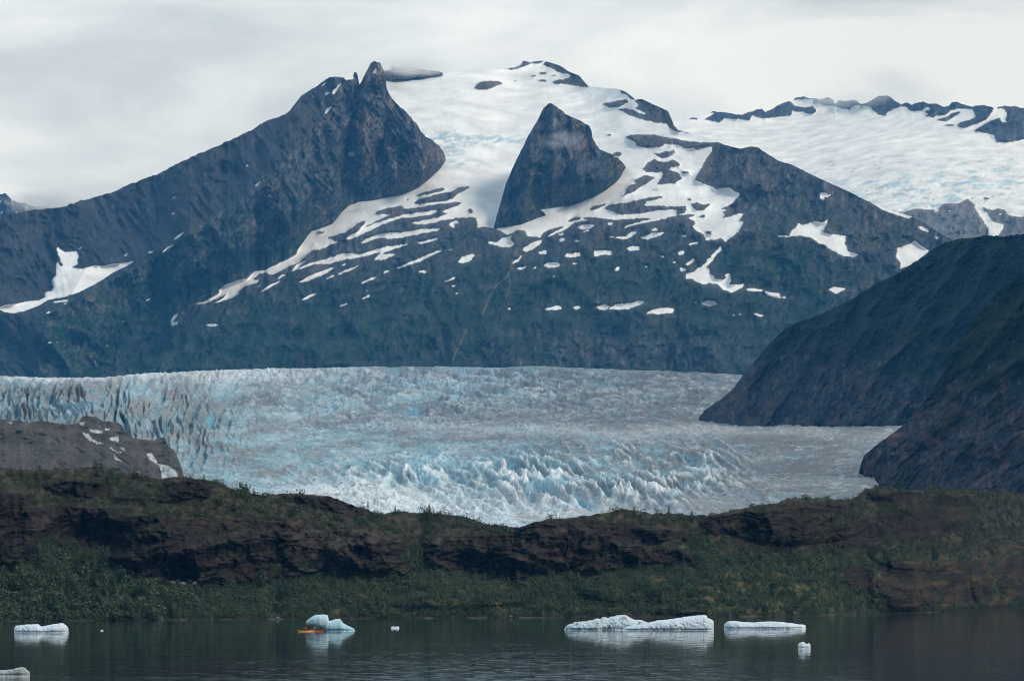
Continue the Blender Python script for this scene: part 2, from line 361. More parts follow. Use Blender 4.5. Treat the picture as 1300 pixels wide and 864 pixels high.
B_ops.append((R, a8([(1010,145),(1060,175),(1110,182),(1140,170),(1180,185),(1200,215),(1250,222),(1290,232),(1310,190),(1700,190),(1700,560),(1100,560),(1135,350),(1165,300),(1170,275),(1100,255),(1060,205),(1020,150)])))
for q in ([(815,180),(840,185),(825,195)],[(1140,205),(1165,210),(1150,218)],[(725,190),(770,170),(750,195)]):
    B_ops.append((S, a8(q)))

# ------------------------------------------------------------------ mountain body (C)
C_top = [(-200,400),(200,300),(400,150),(478,82),(500,92),(540,91),(565,92),(600,89),(640,88),(655,84),(664,77),(672,79),(690,77),(700,80),(712,84),(722,91),(735,96),(742,104),(746,109),(765,111),(785,113),(795,117),(806,126),(815,126),(828,132),(848,141),(852,150),(856,160),(872,168),(888,171),(905,178),(920,184),(940,189),(952,186),(962,187),(975,196),(990,205),(1005,209),(1025,219),(1050,231),(1075,242),(1100,254),(1125,264),(1150,271),(1175,284),(1200,300),(1240,318),(1500,420)]
gl_top = [(-200,477),(0,476),(60,478),(130,478),(200,472),(300,468),(345,466),(400,467),(480,464),(560,464),(640,465),(680,463),(760,467),(860,470),(940,474),(1000,480),(1500,500)]
C_bot = [(u, v + 26) for u, v in gl_top]

def C_slope(U, V):
    m = paint(U, V, C_ops, 0, 0)
    s = 0.80 - 0.38 * m
    s = s + 0.5 * gau(U, V, 800, 445, 170, 30) + 0.35 * gau(U, V, 500, 470, 130, 25) + 0.35 * gau(U, V, 980, 320, 130, 70)
    s = s - 0.12 * sstep(170, 120, V) * m
    s = s + 0.10 * gau(U, V, 590, 183, 60, 14)
    s = s + 0.14 * fbm(U / 120, V / 60, 3, 0.5, 4)
    return np.maximum(blur(s, 32, 6), 0.24)
def C_disp(U, V):
    m = paint(U, V, C_ops, 0, 1.6)
    ms = blur(m, 2.0, 2.0)
    d = rock_disp(U, V, 1.3, 0.75, 1, 0.25, 0.7) * (1 - 0.88 * ms)
    d = d + 1.3 * ms * (5 * fbm(U / 70, V / 25, 3, 0.5, 60) + 0.7 * fbm(U / 10, V / 6, 3, 0.6, 61))
    ice = np.clip(gau(U, V, 560, 185, 32, 22) + gau(U, V, 610, 177, 60, 8) + 0.5 * gau(U, V, 590, 205, 40, 14), 0, 1) * m
    d = d - 1.3 * ice * 3.2 * (ridged(U / 6, V / 3.5 + U / 25, 3, 0.55, 66, 1.4) - 0.4)
    return d
u, U, V, D, CD0 = sheet(-200, 1500, 1.1, C_top, C_bot, 420, 8350.0, C_slope, C_disp, 0.7, 6, 1)
C_u, C_V, C_D = u, V, D
m = feather(paint(U, V, C_ops, 0, 1.6), U, V, 120)
veg = sstep(250, 380, V + 0.10 * (U - 640)) * 0.75 * (1 - 0.6 * gau(U, V, 800, 445, 190, 24)) * (1 - 0.7 * sstep(1000, 1100, U) * sstep(420, 300, V))
veg = veg * (1 - 0.8 * sstep(470, 380, U) * sstep(360, 300, V))
c = rock_col(U, V, 100, veg)
# pale boulder-strewn stream beds
for line, w in (([(657,315),(650,333),(645,350),(630,362),(620,380),(612,400)], 1.7), ([(594,415),(585,436),(578,448),(575,458)], 1.3), ([(763,362),(759,372),(757,388)], 0.8), ([(645,345),(648,365),(640,385)], 0.9)):
    p = np.array(line, float)
    lu = np.interp(V, p[:, 1], p[:, 0]) + 2.0 * fbm(V / 9, U * 0 + 1.7, 3, .6, 41)
    k = np.exp(-((U - lu) / (w * .75)) ** 2) * ((V > p[0, 1]) & (V < p[-1, 1])) * (0.55 + 0.45 * fbm(U / 2, V / 3, 2, .6, 43))
    c = mix(c, (.27, .27, .265), np.clip(k, 0, 1) * 0.6)
# lighter ice-scoured slabs just under the snow
slab = blur((m > .5).astype(np.float32), 9, 8) * (1 - m)
c = mix(c, (.19, .185, .18), np.clip(slab * 1.1, 0, .6) * (0.6 + 0.4 * fbm(U / 8, V / 4, 3, .6, 44)))
sc = snow_col(U, V, 100)
ice = np.clip(gau(U, V, 560, 188, 30, 22) + gau(U, V, 620, 178, 60, 7) + 0.6 * gau(U, V, 600, 207, 30, 4), 0, 1) * sstep(-.25, .35, fbm(U / 12, V / 5 + U / 30, 4, .6, 67))
sc = mix(sc, (.36, .54, .61), np.clip(ice * 1.3, 0, 1) * 0.85)
c = mix(c, (0, 0, 0), m * 0) * (1 - m[..., None]) + sc * m[..., None]
o = grid_mesh('mountain', *with_back(U, V, D, c), M_mount); tag(o, kind='structure')

def C_at(uq, vq):
    """distance of the mountain body at photo positions"""
    i = np.clip(np.round((np.asarray(uq) - C_u[0]) / 1.1).astype(int), 0, len(C_u) - 1)
    res = []
    for ii, vv in zip(np.atleast_1d(i), np.atleast_1d(vq)):
        col = C_V[:, ii]; res.append(np.interp(-vv, -col, C_D[:, ii]))
    return np.array(res)

# ------------------------------------------------------------------ left ridge (L)
L_top = [(-200,330),(-60,290),(0,274),(15,271),(40,267),(75,264),(100,256),(140,245),(170,232),(200,221),(225,208),(250,196),(275,186),(297,176),(318,166),(335,155),(350,150),(360,146),(368,141),(375,131),(383,122),(395,114),(410,104),(420,98),(428,97),(433,94),(440,94),(446,92),(450,92),(453,92.5),(455,100),(456.5,108),(459,104),(464,93),(470,81),(474,77),(480,79),(486,82),(492,80),(500,82),(504,86),(512,85),(520,84),(530,86),(545,89),(557,91),(562,93),(566,199)]
L_right = [(491,99.5),(489,113),(498,127),(505,133),(515,142),(522,150),(529,158),(535,168),(543,175),(552,180),(558,186),(563,192),(566,199)]
L_bot = [(-200,500),(0,500),(150,500),(200,470),(240,386),(262,381),(275,370),(290,358),(310,351),(320,343),(335,340),(360,327),(378,317),(386,306),(390,300),(397,292),(410,288),(424,282),(435,268),(445,259),(456,255),(475,253),(494,249),(512,246),(533,237),(550,223),(560,213),(566,204)]
def L_Dbot(u, b):
    base = np.where(u < 240, 8300.0, C_at(u, b) - 6)
    return np.where(u < 240, 8300.0 + (C_at(np.array([244.0]), np.array([384.0]))[0] - 8306.0) * sstep(-100, 240, u) ** 2, base)
def L_slope(U, V):
    s = 0.95 + 0.25 * fbm(U / 90, V / 70, 3, 0.5, 14)
    bench = paint(U, V, L_ops[11:12], 0, 0)
    s = s - 0.35 * blur(bench, 12, 5) + 0.6 * gau(U, V, 520, 200, 60, 50)
    return np.maximum(blur(s, 30, 8), 0.3)
def L_disp(U, V):
    m = blur(paint(U, V, L_ops, 0, 1.2), 1.5, 1.5)
    d = rock_disp(U, V, 1.3, 1.0, 2, -0.35, 0.55) * (1 - .8 * m)
    # the long rib that falls left from the summit, and two gullies below the notch
    rib = np.interp(V, [95, 170, 240, 330, 400], [445, 400, 330, 190, 60])
    q_ = U - rib
    d = d - 120 * np.where(q_ < 0, np.exp(np.minimum(q_, 0) / 70.0), np.exp(-np.maximum(q_, 0) / 240.0))
    for cu, cw, a_ in ((330, 26, 60), (250, 30, 55), (400, 16, 45), (170, 30, 45), (530, 18, 35)):
        d = d - a_ * np.exp(-np.abs(U - cu + .55 * (V - 230)) / cw) * sstep(480, 400, V)
    d = d + 45 * np.exp(-((U - np.interp(V, [108, 200, 260], [456, 440, 432])) / 9.0) ** 2) * sstep(280, 200, V)
    d = d + 35 * np.exp(-((U - np.interp(V, [130, 200, 250], [498, 478, 452])) / 8.0) ** 2)
    bb = V[:1]; kb = np.where(U < 225, 1.0, sstep(0, np.maximum(.3 * (bb - V[-1:]), 1.0), bb - V)); w_ = sstep(200, 240, U)
    return d * (1 - w_ + w_ * kb) * sstep(566, 535, U)
def fold(uu):
    t = curve(L_top, uu); r = curve(L_right, uu)
    return t
# rock face right of x=491 is bounded by its right-hand edge
Lt = [(a, b) for a, b in L_top if a < 488] + [(489, 98), (491, 112)] + [(498,127),(505,133),(515,142),(522,150),(529,158),(535,168),(543,175),(552,180),(558,186),(563,192),(566,199)]
u, U, V, D, _ = sheet(-200, 566, 1.1, Lt, L_bot, 400, L_Dbot, L_slope, L_disp, 2.4, 6, 2)
m = feather(paint(U, V, L_ops, 0, 1.2), U, V, 130)
veg = sstep(230, 400, V + 0.25 * (U - 200)) * 0.6 * sstep(560, 380, U)
c = rock_col(U, V, 200, veg)
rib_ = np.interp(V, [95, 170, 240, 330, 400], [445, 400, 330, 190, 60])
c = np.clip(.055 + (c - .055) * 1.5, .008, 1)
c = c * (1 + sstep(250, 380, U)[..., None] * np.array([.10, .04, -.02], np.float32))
c = mix(c, np.array([.036, .041, .048], np.float32), sstep(-4, 18, rib_ - U + 10 * fbm(U / 25, V / 25, 3, .6, 211)) * .72)  # shaded side left of the rib painted darker and bluer
c = c * (1 - m[..., None]) + snow_col(U, V, 200) * m[..., None]
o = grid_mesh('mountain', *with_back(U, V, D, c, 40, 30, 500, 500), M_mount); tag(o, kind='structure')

# dark summit shoulder running right from the notch peak
sh_top = [(484,84),(490,81),(497,83),(503,86),(515,85),(528,86),(540,89),(552,90),(562,92)]
sh_bot = [(484,106),(492,101),(505,101),(520,100),(540,96),(552,94),(562,93)]
u, U, V, D, _ = sheet(484, 562, 1.0, sh_top, sh_bot, 30, lambda u, b: C_at(u, b) - 14, lambda U, V: 0 * U + 1.0, lambda U, V: rock_disp(U, V, 1.3, .6, 5), 0.8, 5, 5)
m = paint(U, V, L_ops[5:6], 0, 0.8)
c = rock_col(U, V, 230, 0) * (1 - m[..., None]) + snow_col(U, V, 230) * m[..., None]
o = grid_mesh('mountain', *with_back(U, V, D, c, 30, 20, 300, 150), M_mount); tag(o, kind='structure')

# ------------------------------------------------------------------ rock horn in the snow
S_top = [(627,289),(628,283),(632,270),(637,252),(640,240),(645,227),(650,215),(657,200),(665,184),(672,170),(680,157),(686,146),(690,138),(695,133),(699,131),(705,134),(711,138),(718,145),(728,149),(738,154),(748,160),(751,165),(752,174),(757,184),(762,190),(772,194),(778,197),(784,200),(790,206),(794,212)]
S_bot = [(627,289),(632,291),(645,290),(660,288),(680,280),(700,274),(716,266),(735,260),(752,253),(766,245),(780,235),(788,226),(791,219),(794,213)]
def S_disp(U, V):
    t = np.clip((U - 710) / 84.0, -1, 1)
    b_ = V[:1]; tp = V[-1:]; k = sstep(0.0, .35, (b_ - V) / np.maximum(b_ - tp, 1))
    ribs = 0
    for cu, cw, a_ in ((668, 14, 30), (702, 10, 40), (735, 12, 35), (765, 10, 25)):
        ribs = ribs - .6 * a_ * np.exp(-np.abs(U - cu - .25 * (V - 230) * (cu - 700) / 70.) / cw)
    return k * (-70 * np.sqrt(np.maximum(1 - t * t, 0)) + ribs + rock_disp(U, V, 1.35, 1.0, 3, 0.12, 0.5) * 0.9 + 30 * gau(U, V, 718, 160, 7, 60))
u, U, V, D, _ = sheet(627, 794, 0.9, S_top, S_bot, 220, lambda u, b: C_at(u, b) + 5, lambda U, V: 1.5 + 0.3 * fbm(U / 50, V / 40, 2, .5, 19), S_disp, 2.6, 5, 3)
m = paint(U, V, [(S, a6([(330,230),(400,222),(482,208),(475,232),(420,260),(370,272),(350,247)]))], 0, 1.0)
c = rock_col(U, V, 300, 0.25 * sstep(170, 230, V))
c = np.clip(.06 + (c - .06) * 1.35, .008, 1) * np.array([1.10, 1.03, .97], np.float32)
c = c * (1 - m[..., None]) + snow_col(U, V, 300) * m[..., None]
X, Y, Z, CC = with_back(U, V, D, c, 60, 20, 330, 120)
o = grid_mesh('rock_horn', X, Y, Z, CC, M_mount); tag(o, kind='structure')

# ------------------------------------------------------------------ icefield on the right, far ridge (B)
B_top = [(700,190),(800,175),(850,158),(865,150),(885,149),(897,146),(905,141),(912,142),(928,144),(940,146),(950,143),(960,139),(967,138),(972,142),(980,139),(988,133),(1000,129),(1006,128),(1010,124),(1020,123),(1030,125),(1040,126),(1052,124),(1058,127),(1060,132),(1065,128),(1076,128),(1086,127),(1091,132),(1100,131),(1106,128),(1112,124),(1118,122),(1128,122),(1138,129),(1144,133),(1150,130),(1158,133),(1165,131),(1171,129),(1178,132),(1188,131),(1198,136),(1204,135),(1208,131),(1214,129),(1224,133),(1234,135),(1250,134),(1262,137),(1270,135),(1288,135),(1300,138),(1340,132),(1400,150),(1500,165)]
B_bot = [(700,345),(1500,345)]
def B_slope(U, V):
    m = paint(U, V, B_ops, 1, 0)
    s = 0.62 - 0.36 * m
    return np.maximum(blur(s, 60, 6), 0.22)
def B_ice(U, V):
    return np.clip(gau(U, V, 1180, 255, 90, 26) + gau(U, V, 1240, 225, 80, 25) * .8 + gau(U, V, 1110, 235, 60, 12) * .7, 0, 1)
def B_disp(U, V):
    m = blur(paint(U, V, B_ops, 1, 1.4), 1.5, 1.5)
    d = rock_disp(U, V, 1.75, 0.9, 6, 0.3, 0.8) * (1 - .9 * m)
    d = d + 1.75 * m * (6 * fbm(U / 90, V / 40, 2, .5, 71))
    d = d - 1.75 * m * B_ice(U, V) * 7 * (ridged(U / 9 + V / 30, V / 3.6 + U / 40, 3, .55, 72, 1.3) - .4)
    return d
u, U, V, D, _ = sheet(700, 1500, 1.1, B_top, B_bot, 240, 11400.0, B_slope, B_disp, 1.6, 5, 6)
m = feather(paint(U, V, B_ops, 1, 1.4), U, V, 140)
c = rock_col(U, V, 400, 0)
c = mix(c, (.25, .24, .235), sstep(235, 262, V) * (1 - m) * (0.55 + .3 * fbm(U / 6, V / 4, 3, .6, 402)))
sc = snow_col(U, V, 400)
bi = B_ice(U, V) * sstep(-.1, .5, fbm(U / 22, V / 8 + U / 70, 4, .6, 403))
sc = mix(sc, (.36, .56, .63), np.clip(bi * 1.2, 0, 1) * .85)
gr = sstep(.12, .5, fbm(U / 16 + V / 30, V / 5 + U / 45, 4, .6, 404)) * sstep(170, 215, V)
sc = mix(sc, (.42, .46, .50), gr * .75)
c = c * (1 - m[..., None]) + sc * m[..., None]
o = grid_mesh('icefield', *with_back(U, V, D, c, 60, 20, 500, 300), M_mount); tag(o, kind='structure')

# far peak half hidden at the left edge
A_top = [(-200,240),(-60,235),(-20,246),(-8,243),(0,247),(6,245),(10,248),(18,255),(30,258),(45,262),(70,262),(100,275),(130,320)]
u, U, V, D, _ = sheet(-200, 130, 1.2, A_top, [(-200,340),(130,340)], 90, 12900.0, lambda U, V: 0 * U + 0.9, lambda U, V: rock_disp(U, V, 1.9, 1., 7), 2.0, 7, 7)
m = sstep(.25, .4, fbm(U / 6, V / 10, 3, .6, 77))
c = rock_col(U, V, 500, 0) * (1 - m[..., None]) + SNOW * m[..., None]
o = grid_mesh('mountain', *with_back(U, V, D, c, 40, 20, 300, 300), M_mount); tag(o, kind='structure')

# ------------------------------------------------------------------ glacier
prof = [(-150, [(640,2750),(545,2950),(492,3150),(487,5500),(478,8200)]),
        (120,  [(640,2750),(545,2950),(489,3180),(486,5500),(478,8200)]),
        (235,  [(650,2750),(600,3000),(560,3300),(500,3900),(483,5500),(471,8200)]),
        (400,  [(680,2800),(640,3000),(560,3900),(530,4600),(500,6000),(467,8200)]),
        (540,  [(700,2700),(660,3000),(560,4300),(541,4800),(536,5300),(500,6500),(465,8200)]),
        (800,  [(700,2700),(650,3100),(560,4300),(546,4700),(541,5500),(500,6700),(467,8200)]),
        (1130, [(700,2700),(620,3400),(560,4300),(549,4700),(544,5600),(500,6700),(475,8200)]),
        (1400, [(700,2700),(620,3400),(560,4300),(549,4700),(544,5600),(500,6700),(490,8200)])]
gu = np.arange(-150, 1300, 1.0)
g_bot = curve([(-150,640),(100,640),(240,690),(400,705),(560,715),(700,715),(900,715),(1130,700),(1300,680)], gu)
g_topv = curve(gl_top, gu) + 1.5
s = np.linspace(0, 1, 860)[:, None]
V = g_bot[None] + (g_topv - g_bot)[None] * s; U = np.repeat(gu[None], 860, 0)
pu = [p[0] for p in prof]
Dk = []
for pu_, pr in prof:
    a = np.array(pr, float)
    # profile position relative to the local top / bottom so that folds follow the surface
    Dk.append(np.interp(-V, -a[:, 0], a[:, 1]))
D = np.zeros_like(V)
for k in range(len(pu) - 1):
    t = np.clip((U - pu[k]) / (pu[k + 1] - pu[k]), 0, 1)
    sel = (U >= pu[k]) & (U <= pu[k + 1])
    D[sel] = (Dk[k] * (1 - t) + Dk[k + 1] * t)[sel]
D = blur(D, 6, 5)
X, Y, Z = P(U, V, D)
mpp = D / F
big = np.clip(gau(U, V, 650, 620, 210, 38) + .75 * gau(U, V, 840, 600, 120, 35) + .35 * gau(U, V, 480, 610, 90, 40), 0, 1.0)
cliff = np.clip(gau(U, V, 60, 515, 150, 40) + gau(U, V, 210, 530, 80, 55) * .9 + gau(U, V, 270, 560, 50, 50) * .4, 0, 1)
spik = np.clip(gau(U, V, 270, 476, 170, 14), 0, 1)
lump = np.clip(gau(U, V, 650, 495, 320, 40) + gau(U, V, 420, 510, 140, 45), 0, 1)
w1 = 22 * fbm(U / 70, V / 45, 3, .5, 81) + 4 * fbm(U / 15, V / 12, 2, .5, 79)
big = big * np.clip(.75 + 1.0 * fbm(U / 80, V / 30, 3, .5, 78), .2, 1.4)
def rot(U, V, deg, lx, ly):
    a = math.radians(deg)
    return (U * math.cos(a) + V * math.sin(a)) / lx, (-U * math.sin(a) + V * math.cos(a)) / ly
p1 = rot(U + w1, V * 1.25 + w1 * .6, 40, 52, 15)
rb = ridged(*p1, 1, .5, 82, 1.0) * .74 + ridged(*rot(U - w1, V * 1.2, -28, 22, 17), 1, .5, 83, 1.0) * .26
rb2 = ridged(*rot(U + w1 * .5, V * 1.3, 30, 11, 5), 2, .55, 84, 1.1)
rc = ridged(*rot(U + w1 * .8, V * .45, 12, 11, 15), 2, .5, 85, 1.0)
rl = ridged(*rot(U + w1, V * 1.5, 12, 44, 15), 3, .6, 86, 1.0)
rf = ridged(*rot(U + w1 * .4, V * 1.5, 10, 9, 3.6), 3, .6, 87, 1.1)
sp = ridged(*rot(U, V * .9, 20, 7, 6), 2, .6, 88, 1.0)
h = big * (24 * (rb - .45) + 8.0 * (rb2 - .45)) + cliff * 13 * (rc - .4) + spik * 7 * (sp - .4) + lump * 13 * (rl - .4) + (3.4 + 2.2 * lump) * (rf - .4) + 4.0 * fbm(U / 90, V / 30, 3, .5, 89)
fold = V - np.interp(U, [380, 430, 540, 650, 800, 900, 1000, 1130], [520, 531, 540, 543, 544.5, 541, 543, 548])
h = h + 5.0 * np.exp(-(fold / 5.0) ** 2) * sstep(380, 520, U) - 3 * np.exp(-((fold + 9) / 6.0) ** 2) * sstep(380, 520, U)
edge = sstep(0, 8, V - g_topv[None] ) * .8 + .2
hz = h * mpp * edge
Z = Z + hz
Y = Y - cliff * (rc - .4) * 22 - big * (rb - .45) * 14
# ice colours, plus painted sun and shade: grey dirty crust on the crests, blue where the walls of crevasses show clean ice
dirt = sstep(-.25, .35, fbm(U / 60 + w1 / 30, V / 16 + U / 220, 5, .6, 90) + .38 * sstep(560, 880, U) - .25 * big + .15 * lump + .15 * gau(U, V, 1020, 580, 140, 40))
c = np.zeros(U.shape + (3,), np.float32) + np.array([.28, .43, .50], np.float32)
bl = fbm(U / 26, V / 11, 4, .6, 91)
c = mix(c, (.20, .43, .52), sstep(-.05, .4, bl + .25 * big + .10 * gau(U, V, 380, 500, 160, 34) + .40 * gau(U, V, 640, 598, 170, 24) + .22 * gau(U, V, 440, 520, 110, 26)) * .82)
streak = fbm(U / 30 + w1 / 10, V / 4.2 + U / 55, 5, .68, 92) * 1.3
dirt = np.clip(dirt + .5 * np.exp(-((fold + 12) / 16.0) ** 2) * sstep(420, 600, U), 0, 1)
c = mix(c, (.145, .155, .16), np.clip(dirt * .78 + .45 * streak, 0, .88))
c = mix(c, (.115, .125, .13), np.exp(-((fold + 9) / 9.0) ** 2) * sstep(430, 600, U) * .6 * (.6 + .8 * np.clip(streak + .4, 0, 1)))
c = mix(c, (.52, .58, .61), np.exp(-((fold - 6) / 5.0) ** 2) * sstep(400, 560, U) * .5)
patch = fbm(U / 110, V / 26, 3, .55, 103)
c = c * np.clip(.86 + .6 * patch, .55, 1.25)[..., None]
c = c * (1 + sstep(620, 900, U)[..., None] * np.array([.02, -.07, -.12], np.float32))
c = c * (1 - .22 * gau(U, V, 1000, 575, 170, 40) - .25 * gau(U, V, 780, 500, 200, 34) - .12 * sstep(560, 700, U) * sstep(545, 535, V))[..., None]
c = mix(c, (.20, .31, .38), np.clip(big, 0, 1) * sstep(.72, .35, rb) * .7)  # shade on the serac walls painted in as grey-blue
c = mix(c, (.14, .19, .22), lump * sstep(.5, .15, rl) * .6)  # shade in the hummock troughs painted into the colour
c = mix(c, (.50, .56, .60), lump * sstep(.62, .85, rl) * .45)  # light on the hummock tops painted paler
c = mix(c, (.20, .20, .20), cliff * sstep(.55, .2, rc) * .45)
crev = np.clip(big * sstep(.42, .1, rb) + cliff * sstep(.42, .1, rc) + lump * .6 * sstep(.4, .1, rl) + spik * .6 * sstep(.4, .1, sp), 0, 1)
c = mix(c, (.09, .34, .47), crev * .85)
grime = sstep(.62, .9, rf) * sstep(0, .4, fbm(U / 14, V / 7, 3, .6, 93))
c = mix(c, (.12, .118, .115), grime * .55)
sun_white = np.clip(gau(U, V, 560, 650, 230, 22) + gau(U, V, 440, 630, 90, 18) + .9 * spik + .9 * gau(U, V, 60, 481, 220, 5), 0, 1) * (.75 + .5 * fbm(U / 7, V / 5, 3, .6, 94))
c = mix(c, (.84, .86, .87), np.clip(sun_white, 0, 1) * .85 * (1 - .6 * crev))  # sunlit stretches of the glacier painted as whiter ice
crk = ridged(*rot(U + w1 * .7, V * 1.3, 36, 30, 6.5), 2, .5, 104, 1.0)
c = mix(c, (.06, .20, .28), np.clip(big, 0, 1) * sstep(.80, .97, crk) * .75)
crk2 = ridged(*rot(U + w1 * .5, V * 1.6, 8, 46, 5.0), 2, .5, 105, 1.0)
c = mix(c, (.10, .15, .18), np.clip(1 - big - cliff, 0, 1) * sstep(.82, .98, crk2) * .6)
lit_crest = np.clip(big, 0, 1) * sstep(.70, .93, rb + .25 * (rb2 - .5))
c = mix(c, (.86, .88, .88), lit_crest * .85)  # bright sunlit edges painted white along the serac ridges
rust = np.clip(cliff * sstep(-.15, .35, fbm(U / 12, V / 20, 3, .6, 95)) , 0, 1)
fl = ridged(U / 95 + w1 / 40, V / 9.0 - U / 300 + w1 / 60, 3, .55, 97, 1.0)
c = mix(c, (.10, .105, .11), sstep(.66, .9, fl) * .5 * (1 - .7 * big) * (1 - .6 * cliff))
fl2 = ridged(U / 70 + w1 / 30, V / 6.0 + U / 200, 3, .55, 98, 1.0)
c = mix(c, (.50, .58, .62), sstep(.68, .95, fl2) * .45 * (1 - big))
c = mix(c, (.26, .235, .215), rust * .7)
ft = ridged(*rot(U + w1 * .4, V * 1.4, 22, 9, 2.6), 3, .65, 96, 1.0)
c = c * np.clip(1 + .55 * (ft - .45) + .16 * fbm(U / 3, V / 2, 2, .6, 106), .4, 1.5)[..., None]
lim = np.interp(V, [540, 586, 604, 613, 632, 660], [1140, 1106, 1108, 1114, 1122, 1130])
Z = Z - 90 * sstep(0, 14, U - lim) * (V > 552) * sstep(552, 562, V)
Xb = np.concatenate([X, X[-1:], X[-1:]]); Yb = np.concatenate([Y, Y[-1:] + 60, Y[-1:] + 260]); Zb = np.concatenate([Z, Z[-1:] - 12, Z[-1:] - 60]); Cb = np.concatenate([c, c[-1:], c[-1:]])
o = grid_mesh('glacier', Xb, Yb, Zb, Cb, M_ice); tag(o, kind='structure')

# ------------------------------------------------------------------ bare rock apron at the left of the ice
mT = lambda p: T(0, 450, p, 4.0)
M_top = [(-150,528),(0,531),(15,534),(27,534),(37,537),(50,533),(62,535),(85,539),(98,537),(103,531),(107,528),(122,529),(130,534),(150,536),(156,541),(160,550),(170,556),(195,559),(203,555),(209,556),(212,565),(222,572),(226,582),(230,592),(233,604),(240,618),(262,650)]
M_bot = [(-150,700),(262,700)]
u, U, V, D, _ = sheet(-150, 262, 0.9, M_top, M_bot, 200, 2420.0, lambda U, V: .42 + .18 * fbm(U / 40, V / 14, 3, .5, 33), lambda U, V: rock_disp(U + V * .8, V * 1.8, .4, .42, 8, -0.5, 1.0), 1.2, 6, 8)
c = rock_col(U, V * 1.5, 600, 0) * .9
c = mix(c, (.105, .092, .080), .6 + 0 * U)
dk = sstep(.1, .5, fbm(U / 40 + V / 12, V / 9, 4, .6, 601))
c = mix(c, (.055, .055, .06), dk * .6)
wmask = paint(U, V, [(1, mT(q)) for q in ([(745,500),(772,503),(800,545),(790,552),(760,532)],[(790,548),(860,563),(892,590),(908,625),(885,640),(825,638),(812,565)],[(413,390),(450,403),(472,430),(525,450),(500,456),(458,437),(428,412)],
  [(552,463),(592,490),(602,503),(570,484)],[(573,503),(602,530),(628,546),(590,534)],[(453,378),(522,386),(512,400),(458,392)],[(558,420),(602,413),(602,442),(563,434)],[(610,462),(630,470),(635,492),(615,480)],[(688,588),(712,600),(707,618)],[(395,343),(432,343),(425,367)],[(530,372),(560,380),(540,386)],[(600,488),(622,492),(610,498)],[(40,340),(65,345),(60,352)])], 0, 1.4, 50, 4)
c = mix(c, (.62, .63, .62), wmask * np.clip(.75 + .6 * fbm(U / 1.6, V / 9, 2, .6, 602), .1, 1))
o = grid_mesh('glacier_apron', *with_back(U, V, D, c, 30, 8, 150, 40), M_moraine); tag(o, kind='structure')

# ------------------------------------------------------------------ dark forested slopes on the right
R1_top = [(888,529),(895,520),(905,513),(920,503),(930,494),(938,483),(946,472),(955,463),(968,446),(975,438),(985,428),(1000,415),(1015,408),(1040,400),(1060,390),(1085,378),(1110,361),(1130,352),(1150,341),(1170,327),(1185,316),(1200,308),(1220,303),(1240,301),(1250,299),(1275,300),(1300,297),(1500,280)]
R1_bot = [(888,530),(900,538),(950,548),(1040,555),(1130,562),(1500,600)]
def R_disp(amp, seed, mpp, sh):
    def f(U, V):
        d = rock_disp(U, V, mpp, amp * .8, seed, sh, .8)
        tree = np.clip(ridged(U / 4.2, V / 4.6, 2, .6, seed + 3, 1.0) - .2, 0, 1)
        forest = sstep(-.25, .25, fbm(U / 40, V / 30, 4, .6, seed + 30) - (V - 440) / 160.)
        gul = 0
        for k_, (c0, sl_) in enumerate(((960, .5), (1010, .62), (1062, .55), (1115, .7), (1170, .6), (1225, .75), (1275, .6))):
            gul = gul - 26 * np.exp(-np.abs(U - c0 - sl_ * (480 - V) + 8 * fbm(V / 30, V * 0 + k_, 2, .5, 31)) / 13.0)
        return d + mpp * (gul - 6.0 * tree * forest)
    return f
u, U, V, D, _ = sheet(888, 1500, 1.0, R1_top, R1_bot, 290, lambda u, b: curve([(888,5600),(950,5250),(1130,4950),(1500,4500)], u), lambda U, V: .95 + .2 * fbm(U / 80, V / 60, 3, .5, 35), R_disp(.85, 9, .8, .5), 1.6, 3.5, 9)
def R_col(U, V, seed, tl):
    forest = sstep(-.2, .35, fbm(U / 34, V / 20, 5, .62, seed + 30) - (V - tl) / 120.)
    c = rock_col(U, V, seed, 0) * .8
    red = sstep(.0, .45, fbm(U / 28, V / 16, 4, .6, seed + 4)) * sstep(tl - 30, tl + 40, V)
    c = mix(c, (.155, .088, .070), red * .7)
    c = c * np.clip(1 + 1.1 * (ridged(U / 9 + V / 16, V / 20, 3, .6, seed + 9, 1.1) - .4), .3, 2.2)[..., None]
    g = np.array([.018, .034, .016], np.float32) * np.clip(1 + 1.2 * fbm(U / 5, V / 4, 3, .65, seed + 6) + .6 * fbm(U / 26, V / 14, 3, .6, seed + 7), .25, 2.6)[..., None]
    return (c * (1 - forest[..., None] * .9) + g * forest[..., None] * .9) * .62
c = R_col(U, V, 700, 455 + .12 * (U - 1000))
o = grid_mesh('hillside', *with_back(U, V, D, c, 40, 10, 300, 80), M_rhill); tag(o, kind='structure')
R2_top = [(1094,586),(1097,578),(1108,568),(1120,559),(1135,549),(1150,537),(1165,520),(1180,502),(1190,485),(1200,468),(1207,455),(1218,433),(1230,414),(1245,394),(1262,377),(1280,360),(1300,346),(1350,320),(1500,270)]
R2_bot = [(1094,590),(1097,604),(1103,613),(1112,632),(1140,645),(1500,650)]
u, U, V, D, _ = sheet(1094, 1500, 1.0, R2_top, R2_bot, 300, lambda u, b: curve([(1094,3650),(1130,3560),(1500,3300)], u), lambda U, V: .95 + .2 * fbm(U / 80, V / 60, 3, .5, 36), R_disp(1.0, 10, .42, .7), 1.6, 4, 10)
c = R_col(U, V, 720, 500)
sp_ = sstep(.45, .7, fbm(U / 2.2, V / 2.2, 2, .6, 724)) * sstep(520, 590, V)
c = mix(c, (.22, .21, .20), sp_ * .6)
o = grid_mesh('hillside', *with_back(U, V, D, c, 40, 10, 300, 60), M_rhill); tag(o, kind='structure')

